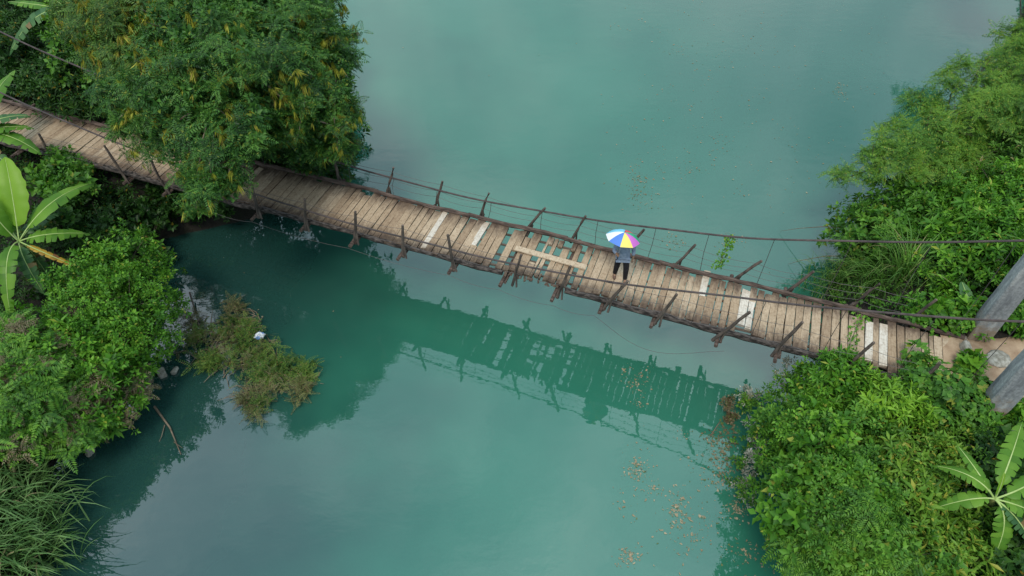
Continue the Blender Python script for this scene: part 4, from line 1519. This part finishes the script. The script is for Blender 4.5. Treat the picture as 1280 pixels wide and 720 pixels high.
spots = []
trail = [(880, 5), (840, 30), (845, 60), (870, 90), (815, 110), (800, 170), (845, 200), (800, 230), (795, 225), (870, 215), (905, 140), (930, 60), (1000, 90), (1060, 120), (985, 165), (900, 60), (960, 20), (820, 160), (835, 225), (890, 180), (935, 220), (990, 240), (1010, 200), (1080, 60), (950, 110)]
for (a, b_) in trail:
    spots.append((a, b_, 26, 18, 28))
for (a, b_) in [(795, 226), (796, 245), (863, 135), (1050, 112), (792, 205), (912, 300), (845, 305)]:
    spots.append((a, b_, 4, 5, 16))
for (a, b_) in [(800, 590), (785, 640), (790, 690), (850, 630), (848, 655), (905, 550), (920, 635), (905, 600), (820, 610), (880, 640), (860, 690), (930, 690), (960, 705), (800, 560), (870, 575)]:
    spots.append((a, b_, 11, 9, 15))
for (a, b_) in [(797, 586), (785, 698), (848, 640), (921, 637), (800, 470), (792, 480), (798, 505), (782, 465), (852, 545)]:
    spots.append((a, b_, 4, 4, 18))
spots += [(640, 60, 200, 60, 24), (1000, 250, 90, 90, 50), (860, 660, 70, 40, 40), (330, 420, 60, 40, 18), (270, 350, 40, 30, 10), (980, 60, 120, 60, 60)]
rp = np.random.default_rng(8)
for (a, b_, w_, h_, n_) in [(797, 588, 9, 6, 90), (785, 698, 7, 6, 70), (847, 640, 6, 12, 110), (921, 637, 9, 7, 90), (900, 600, 16, 8, 90), (800, 480, 8, 14, 60), (815, 612, 20, 8, 70), (870, 660, 16, 16, 90), (940, 690, 18, 10, 90), (890, 568, 8, 8, 60),
                           (796, 228, 7, 8, 70), (802, 250, 10, 6, 50), (870, 212, 9, 5, 40), (845, 62, 8, 4, 30), (1050, 112, 5, 8, 40), (840, 300, 10, 6, 40), (910, 300, 14, 6, 40), (780, 40, 20, 8, 24), (900, 175, 12, 8, 34)]:
    spots.append((a, b_, w_, h_, n_))
litter('floating_leaves', 'scattered tan leaves and scum drifting on the river', spots, 'litter', 3, (.009, .05))
litter('floating_leaves', 'mat of brown dead water plants below the bridge at the right bank', [(908, 535, 7, 12, 70), (910, 560, 10, 12, 90), (890, 545, 11, 5, 50), (907, 585, 8, 9, 50), (914, 515, 5, 8, 36)], 'brownclump', 4, (.02, .06), .012)
q = MB()
A, B1 = at(888, 545, .03), at(900, 527, .12)
q.tube([A - A, (B1 - A) * .5, B1 - A], .012, 4)
o = q.build('stick', M['twig'])
o.location = tuple(A)
tag(o, 'thin pale stick poking out of the brown floating plant mat', 'stick')
# dead water plant standing up from the mat
P = np.array([at(911, 528 - 4 * k, .05 + .05 * k) + np.random.default_rng(k).normal(0, .06, 3) for k in range(9) for _ in range(5)])
v, tt = inst('small', P, np.random.default_rng(2).normal(0, .5, (len(P), 3)) + np.array([0, 0, .8]), np.full(len(P), .8), np.random.default_rng(3))
o0 = at(911, 528, 0)
o = tri_mesh('dead_water_plant', v - o0, tt, M['brownclump'])
o.location = tuple(o0)
tag(o, 'brown withered plant rising from the floating mat beside the thicket', 'plant')

# ------------------------------------------------------------------ the person with the umbrella
def cloth(name, c1, c2, scale=20, rough=.85):
    return simple_mat(name, c1, c2, scale, rough, .3, 60, spec=.2)


M['skin'] = simple_mat('skin', (.26, .15, .095), (.32, .19, .125), 12, .6)
M['shirt'] = cloth('blue_grey_shirt', (.2, .25, .34), (.34, .39, .48), 14)
M['trousers'] = cloth('black_trousers', (.012, .012, .015), (.025, .024, .028), 14)
M['hair'] = simple_mat('black_hair', (.008, .007, .007), (.02, .018, .017), 30, .5)
M['shoe'] = simple_mat('brown_sandals', (.1, .06, .045), (.18, .11, .08), 20, .7)
M['eye'] = simple_mat('eye_dark', (.01, .01, .01), (.02, .02, .02), 5, .2)
M['lip'] = simple_mat('lips', (.25, .1, .08), (.3, .12, .1), 5, .5)


def skin_mesh(name, joints, edges, mat, parent, root=0, lev=2):
    me = bpy.data.meshes.new(name + '_skel')
    me.from_pydata([j[0] for j in joints], edges, [])
    o = bpy.data.objects.new(name + '_skel', me)
    COL.objects.link(o)
    md = o.modifiers.new('Skin', 'SKIN')
    md.use_smooth_shade = True
    for k, j in enumerate(joints):
        sv = me.skin_vertices[0].data[k]
        rr_ = j[1]
        sv.radius = (rr_, rr_) if np.isscalar(rr_) else rr_
        sv.use_root = (k == root)
    sb = o.modifiers.new('Subdivision', 'SUBSURF')
    sb.levels = lev
    sb.render_levels = lev
    dg = bpy.context.evaluated_depsgraph_get()
    dg.update()
    m2 = bpy.data.meshes.new_from_object(o.evaluated_get(dg))
    m2.name = name
    bpy.data.objects.remove(o)
    m2.materials.clear()
    m2.materials.append(mat)
    m2.polygons.foreach_set('use_smooth', [True] * len(m2.polygons))
    return link(name, m2, parent)


pc = bw(3.03, -.06, dz(3.03) + .0)
# local frame: -y faces the camera side, x to the right of the picture
HR = np.array((-.17, -.30, 1.16))     # hand that holds the umbrella
HL = np.array((.25, -.06, .80))       # hanging hand
J = {}
pj_ = [
    ((0, 0, .86), (.11, .085)), ((0, 0, 1.08), (.12, .088)), ((0, .01, 1.30), (.15, .10)), ((0, .01, 1.40), (.07, .06)), ((0, -.005, 1.47), .05), ((0, -.02, 1.56), (.075, .088)), ((0, -.02, 1.64), (.06, .07)),
    ((-.088, .01, .78), .07), ((-.115, .02, .46), .055), ((-.128, .11, .09), .036), ((-.135, .0, .045), .035),
    ((.088, -.01, .78), .07), ((.115, -.09, .46), .055), ((.128, -.09, .09), .036), ((.135, -.2, .045), .035),
    ((-.17, .0, 1.34), .06), ((-.25, -.08, 1.08), .042), (tuple(HR + np.array((-.02, .05, -.02))), .027),
    ((.17, .0, 1.34), .06), ((.235, .03, 1.07), .042), ((.25, -.04, .87), .027),
    ((.25, -.055, .80), .034)]
pe = [(0, 1), (1, 2), (2, 3), (3, 4), (4, 5), (5, 6), (0, 7), (7, 8), (8, 9), (9, 10), (0, 11), (11, 12), (12, 13), (13, 14), (2, 15), (15, 16), (16, 17), (2, 18), (18, 19), (19, 20), (20, 21)]
pt = empty('person', pc, R(-4))
tag(pt, 'person in blue grey shirt and black trousers walking on the bridge', 'person')
body = skin_mesh('body', pj_, pe, M['skin'], pt)


def join_into(o, mb, smooth=True):
    """append extra geometry to an existing mesh so it stays one mesh"""
    me = o.data
    v = [tuple(x.co) for x in me.vertices] + mb.v
    n0 = len(me.vertices)
    f = [tuple(p.vertices) for p in me.polygons] + [tuple(i_ + n0 for i_ in q_) for q_ in mb.f]
    mats = list(me.materials)
    m2 = bpy.data.meshes.new(me.name)
    m2.from_pydata(v, [], f)
    for mm in mats:
        m2.materials.append(mm)
    m2.polygons.foreach_set('use_smooth', [smooth] * len(f))
    m2.update()
    o.data = m2


hb = MB()
# palms, fingers and thumbs: holding hand curls round the shaft, the other hangs loosely
hb.tube([HR + (-.02, .05, -.03), HR + (-.032, .02, -.005), HR + (-.03, -.01, .0)], [.026, .034, .028], 8)
for k in range(4):
    z_ = .035 - k * .022
    L_ = (.9, 1.0, .95, .8)[k]
    hb.tube([HR + (-.028, -.012, z_), HR + (-.012, -.032 * L_, z_), HR + (.016, -.026 * L_, z_), HR + (.02, -.004, z_ - .004)], [.0105, .01, .0095, .007], 6)
hb.tube([HR + (-.03, .02, .02), HR + (-.005, .024, .045), HR + (.018, .008, .048)], [.012, .011, .008], 6)
for k in range(4):
    y_ = -.03 + k * .02
    L_ = (.068, .078, .072, .056)[k]
    b_ = HL + np.array((.0, y_ - .035, -.02)) + np.array((0, .03, 0))
    hb.tube([b_, b_ + (-.004, -.004, -L_ * .45), b_ + (-.014, -.004, -L_ * .8), b_ + (-.026, -.002, -L_)], [.0105, .010, .009, .006], 6)
hb.tube([HL + (-.005, -.035, .02), HL + (-.02, -.065, -.015), HL + (-.026, -.072, -.05)], [.013, .011, .007], 6)
# nose, ears, brow
hb.tube([(0, -.10, 1.585), (0, -.122, 1.552), (0, -.108, 1.54)], [.008, .014, .012], 6)
for q_ in (-1, 1):
    hb.tube([(q_ * .075, -.005, 1.575), (q_ * .088, .0, 1.56), (q_ * .078, -.004, 1.535)], [.01, .013, .008], 6)
join_into(body, hb)
fb = MB()
for q_ in (-1, 1):
    fb.tube([(q_ * .032 - .012, -.098, 1.575), (q_ * .032, -.104, 1.577), (q_ * .032 + .012, -.098, 1.575)], [.004, .008, .004], 6)
fb.build('eyes', M['eye'], body)
fb = MB()
fb.tube([(-.022, -.096, 1.515), (0, -.105, 1.513), (.022, -.096, 1.515)], [.004, .008, .004], 6)
fb.build('mouth', M['lip'], body)
# hair cap
hv, hf = [], []
nu, nv = 18, 9
for a in range(nv):
    th = math.pi * .62 * a / (nv - 1)
    for k in range(nu):
        f_ = 2 * math.pi * k / nu
        fr = max(0, -math.sin(f_))
        th2 = th * (1 - .42 * fr)
        hv.append((.086 * math.sin(th2) * math.cos(f_), -.015 + .1 * math.sin(th2) * math.sin(f_), 1.592 + .105 * math.cos(th2)))
for a in range(nv - 1):
    for k in range(nu):
        hf.append((a * nu + k, (a + 1) * nu + k, (a + 1) * nu + (k + 1) % nu, a * nu + (k + 1) % nu))
q = MB()
q.add(hv, hf)
q.build('hair', M['hair'], pt, smooth=True)
# shirt, trousers, shoes
sj = [((0, 0, .90), (.18, .14)), ((0, 0, 1.08), (.155, .118)), ((0, .01, 1.30), (.172, .122)), ((0, .01, 1.39), (.085, .075)),
      ((-.18, .0, 1.335), .08), ((-.255, -.08, 1.08), .062), (tuple(HR + np.array((-.03, .085, -.03))), .045),
      ((.18, .0, 1.335), .08), ((.24, .03, 1.07), .062), ((.252, -.032, .89), .046), ((0, 0, .845), (.18, .14))]
skin_mesh('shirt', sj, [(0, 1), (1, 2), (2, 3), (2, 4), (4, 5), (5, 6), (2, 7), (7, 8), (8, 9), (0, 10)], M['shirt'], pt)
tj = [((0, 0, .90), (.135, .105)), ((-.088, .01, .77), .095), ((-.115, .02, .46), .08), ((-.127, .105, .13), .062),
      ((.088, -.01, .77), .095), ((.115, -.09, .46), .08), ((.127, -.088, .13), .062), ((-.128, .11, .08), .058), ((.128, -.09, .08), .058)]
skin_mesh('trousers', tj, [(0, 1), (1, 2), (2, 3), (0, 4), (4, 5), (5, 6), (3, 7), (6, 8)], M['trousers'], pt)
for (a, b_) in (((-.128, .13, .04), (-.14, -.05, .03)), ((.128, -.07, .04), (.145, -.25, .03))):
    q = MB()
    a, b_ = np.array(a), np.array(b_)
    q.tube([a, a * .6 + b_ * .4 + (0, 0, .012), a * .3 + b_ * .7, b_], [.036, .044, .044, .026], 8)
    q.build('shoe', M['shoe'], pt, smooth=True)

# umbrella, held in the raised hand
pw = Matrix.Translation(Vector(tuple(pc))) @ Matrix.Rotation(R(-4), 4, 'Z')
top = Vector((-.085, -.16, 1.80))
hand = Vector(tuple(HR))
axis = (top - hand).normalized()
ut = empty('umbrella', pw @ hand)
zq = (pw.to_3x3() @ axis).to_track_quat('Z', 'Y')
ut.rotation_mode = 'QUATERNION'
ut.rotation_quaternion = zq
tag(ut, 'rainbow panelled open umbrella held above the person on the bridge', 'umbrella')
Lh = (top - hand).length
ucol = [('yellow', (.84, .68, .16)), ('magenta', (.58, .15, .54)), ('green', (.04, .36, .19)), ('red', (.66, .07, .09)), ('sky', (.2, .55, .72)), ('white', (.8, .8, .82)), ('blue', (.09, .21, .6)), ]
order = ['yellow', 'magenta', 'green', 'red', 'sky', 'sky', 'white', 'blue']
umats = [simple_mat('panel_' + nme, tuple(x * .92 for x in c), c, 10, .45) for nme, c in ucol]
names = [nme for nme, _ in ucol]
# find the local angle that points to the picture bottom so that yellow sits there
inv = zq.inverted()
dcam = inv @ Vector((-.05, -1, 0))
a0 = math.atan2(dcam.y, dcam.x)
Ru, Hu = .425, .18
q = MB()
for k in range(8):
    c0 = a0 + (k - .5) * math.pi / 4 + .12
    vs = []
    nr, na = 6, 4
    for a in range(nr + 1):
        u = a / nr
        for c in range(na + 1):
            w_ = c / na
            ang = c0 + w_ * math.pi / 4
            scal = 1 - .055 * math.sin(math.pi * w_) * u
            puff = .012 * math.sin(math.pi * w_) * math.sin(u * 3)
            vs.append((Ru * u * math.cos(ang) * scal, Ru * u * math.sin(ang) * scal, Lh - Hu * (u ** 1.9) + puff))
    fs = []
    for a in range(nr):
        for c in range(na):
            i0 = a * (na + 1) + c
            fs.append((i0, i0 + na + 1, i0 + na + 2, i0 + 1))
    q.add(vs, fs, names.index(order[k]))
cn = q.build('canopy', umats, ut, smooth=True)
M['metal'] = simple_mat('umbrella_metal', (.35, .35, .36), (.5, .5, .52), 8, .35)
M['grip'] = simple_mat('umbrella_grip', (.02, .02, .02), (.05, .05, .05), 8, .5)
for k in range(8):
    ang = a0 + (k - .5) * math.pi / 4 + .12
    q = MB()
    q.tube([(Ru * u * math.cos(ang), Ru * u * math.sin(ang), Lh - Hu * (u ** 1.9) - .006) for u in np.linspace(0, 1, 7)], .003, 4)
    q.build('rib', M['metal'], ut)
q = MB()
q.tube([(0, 0, -.06), (0, 0, Lh + .01)], .006, 6)
q.build('shaft', M['metal'], ut)
q = MB()
q.tube([(0, 0, Lh), (0, 0, Lh + .05)], [.008, .004], 6)
q.build('ferrule', M['grip'], ut)
q = MB()
q.tube([(0, 0, .05), (0, 0, -.12), (.015, 0, -.15), (.035, 0, -.15)], .012, 7)
q.build('handle', M['grip'], ut)

# ------------------------------------------------------------------ world, sun, camera
SUN_EL, SUN_AZ = R(62), R(200)
wd = bpy.data.worlds.new('World')
scn.world = wd
wd.use_nodes = True
nt = wd.node_tree
bg = nt.nodes['Background']
sky = N(nt, 'ShaderNodeTexSky', sky_type='NISHITA')
sky.sun_disc = False
sky.sun_elevation = SUN_EL
sky.sun_rotation = SUN_AZ
tc = N(nt, 'ShaderNodeTexCoord')
mp = N(nt, 'ShaderNodeMapping')
mp.inputs['Location'].default_value = (.3, .7, .1)
nt.links.new(tc.outputs['Generated'], mp.inputs['Vector'])
nz = N(nt, 'ShaderNodeTexNoise')
nz.inputs['Scale'].default_value = 2.6
nz.inputs['Detail'].default_value = 6
nz.inputs['Roughness'].default_value = .52
nz.inputs['Distortion'].default_value = .3
nt.links.new(mp.outputs['Vector'], nz.inputs['Vector'])
cr = ramp(nt, [(.34, (4.6, 7.0, 8.6)), (.5, (8.2, 10.6, 12.2)), (.66, (13.6, 15.2, 16.2))])
nt.links.new(nz.outputs['Fac'], cr.inputs['Fac'])
cloudy = mix(nt, .85, sky.outputs['Color'], cr.outputs['Color'])
sx = N(nt, 'ShaderNodeSeparateXYZ')
nt.links.new(tc.outputs['Generated'], sx.inputs[0])
mr = N(nt, 'ShaderNodeMapRange')
mr.inputs['From Min'].default_value = .0
mr.inputs['From Max'].default_value = 1.0
mr.inputs['To Min'].default_value = .36
mr.inputs['To Max'].default_value = 1.5
nt.links.new(sx.outputs['Z'], mr.inputs['Value'])
cmb = N(nt, 'ShaderNodeVectorMath', operation='SCALE')
nt.links.new(cloudy, cmb.inputs[0])
nt.links.new(mr.outputs[0], cmb.inputs['Scale'])
nt.links.new(cmb.outputs[0], bg.inputs['Color'])
bg.inputs['Strength'].default_value = .1

sd = bpy.data.lights.new('Sun', 'SUN')
sd.energy = 2.1
sd.angle = R(18)
sd.color = (1, .91, .78)
so = bpy.data.objects.new('Sun', sd)
COL.objects.link(so)
to_sun = Vector((math.sin(SUN_AZ) * math.cos(SUN_EL), math.cos(SUN_AZ) * math.cos(SUN_EL), math.sin(SUN_EL)))
so.rotation_euler = to_sun.to_track_quat('Z', 'Y').to_euler()
so.location = (0, 0, 40)

cam = bpy.data.cameras.new('Camera')
cam.sensor_width = 36
cam.lens = FPX / 1280 * 36
cam.clip_start = .1
cam.clip_end = 3000
co = bpy.data.objects.new('Camera', cam)
COL.objects.link(co)
co.location = (0, 0, CAMH)
co.rotation_euler = (math.pi / 2 - DEP, 0, 0)
scn.camera = co

vs = scn.view_settings
vs.view_transform = 'Standard'
vs.look = 'None'
vs.exposure = 0
vs.gamma = 1
scn.cycles.max_bounces = 6
scn.cycles.diffuse_bounces = 3
scn.cycles.glossy_bounces = 3
scn.cycles.transmission_bounces = 3
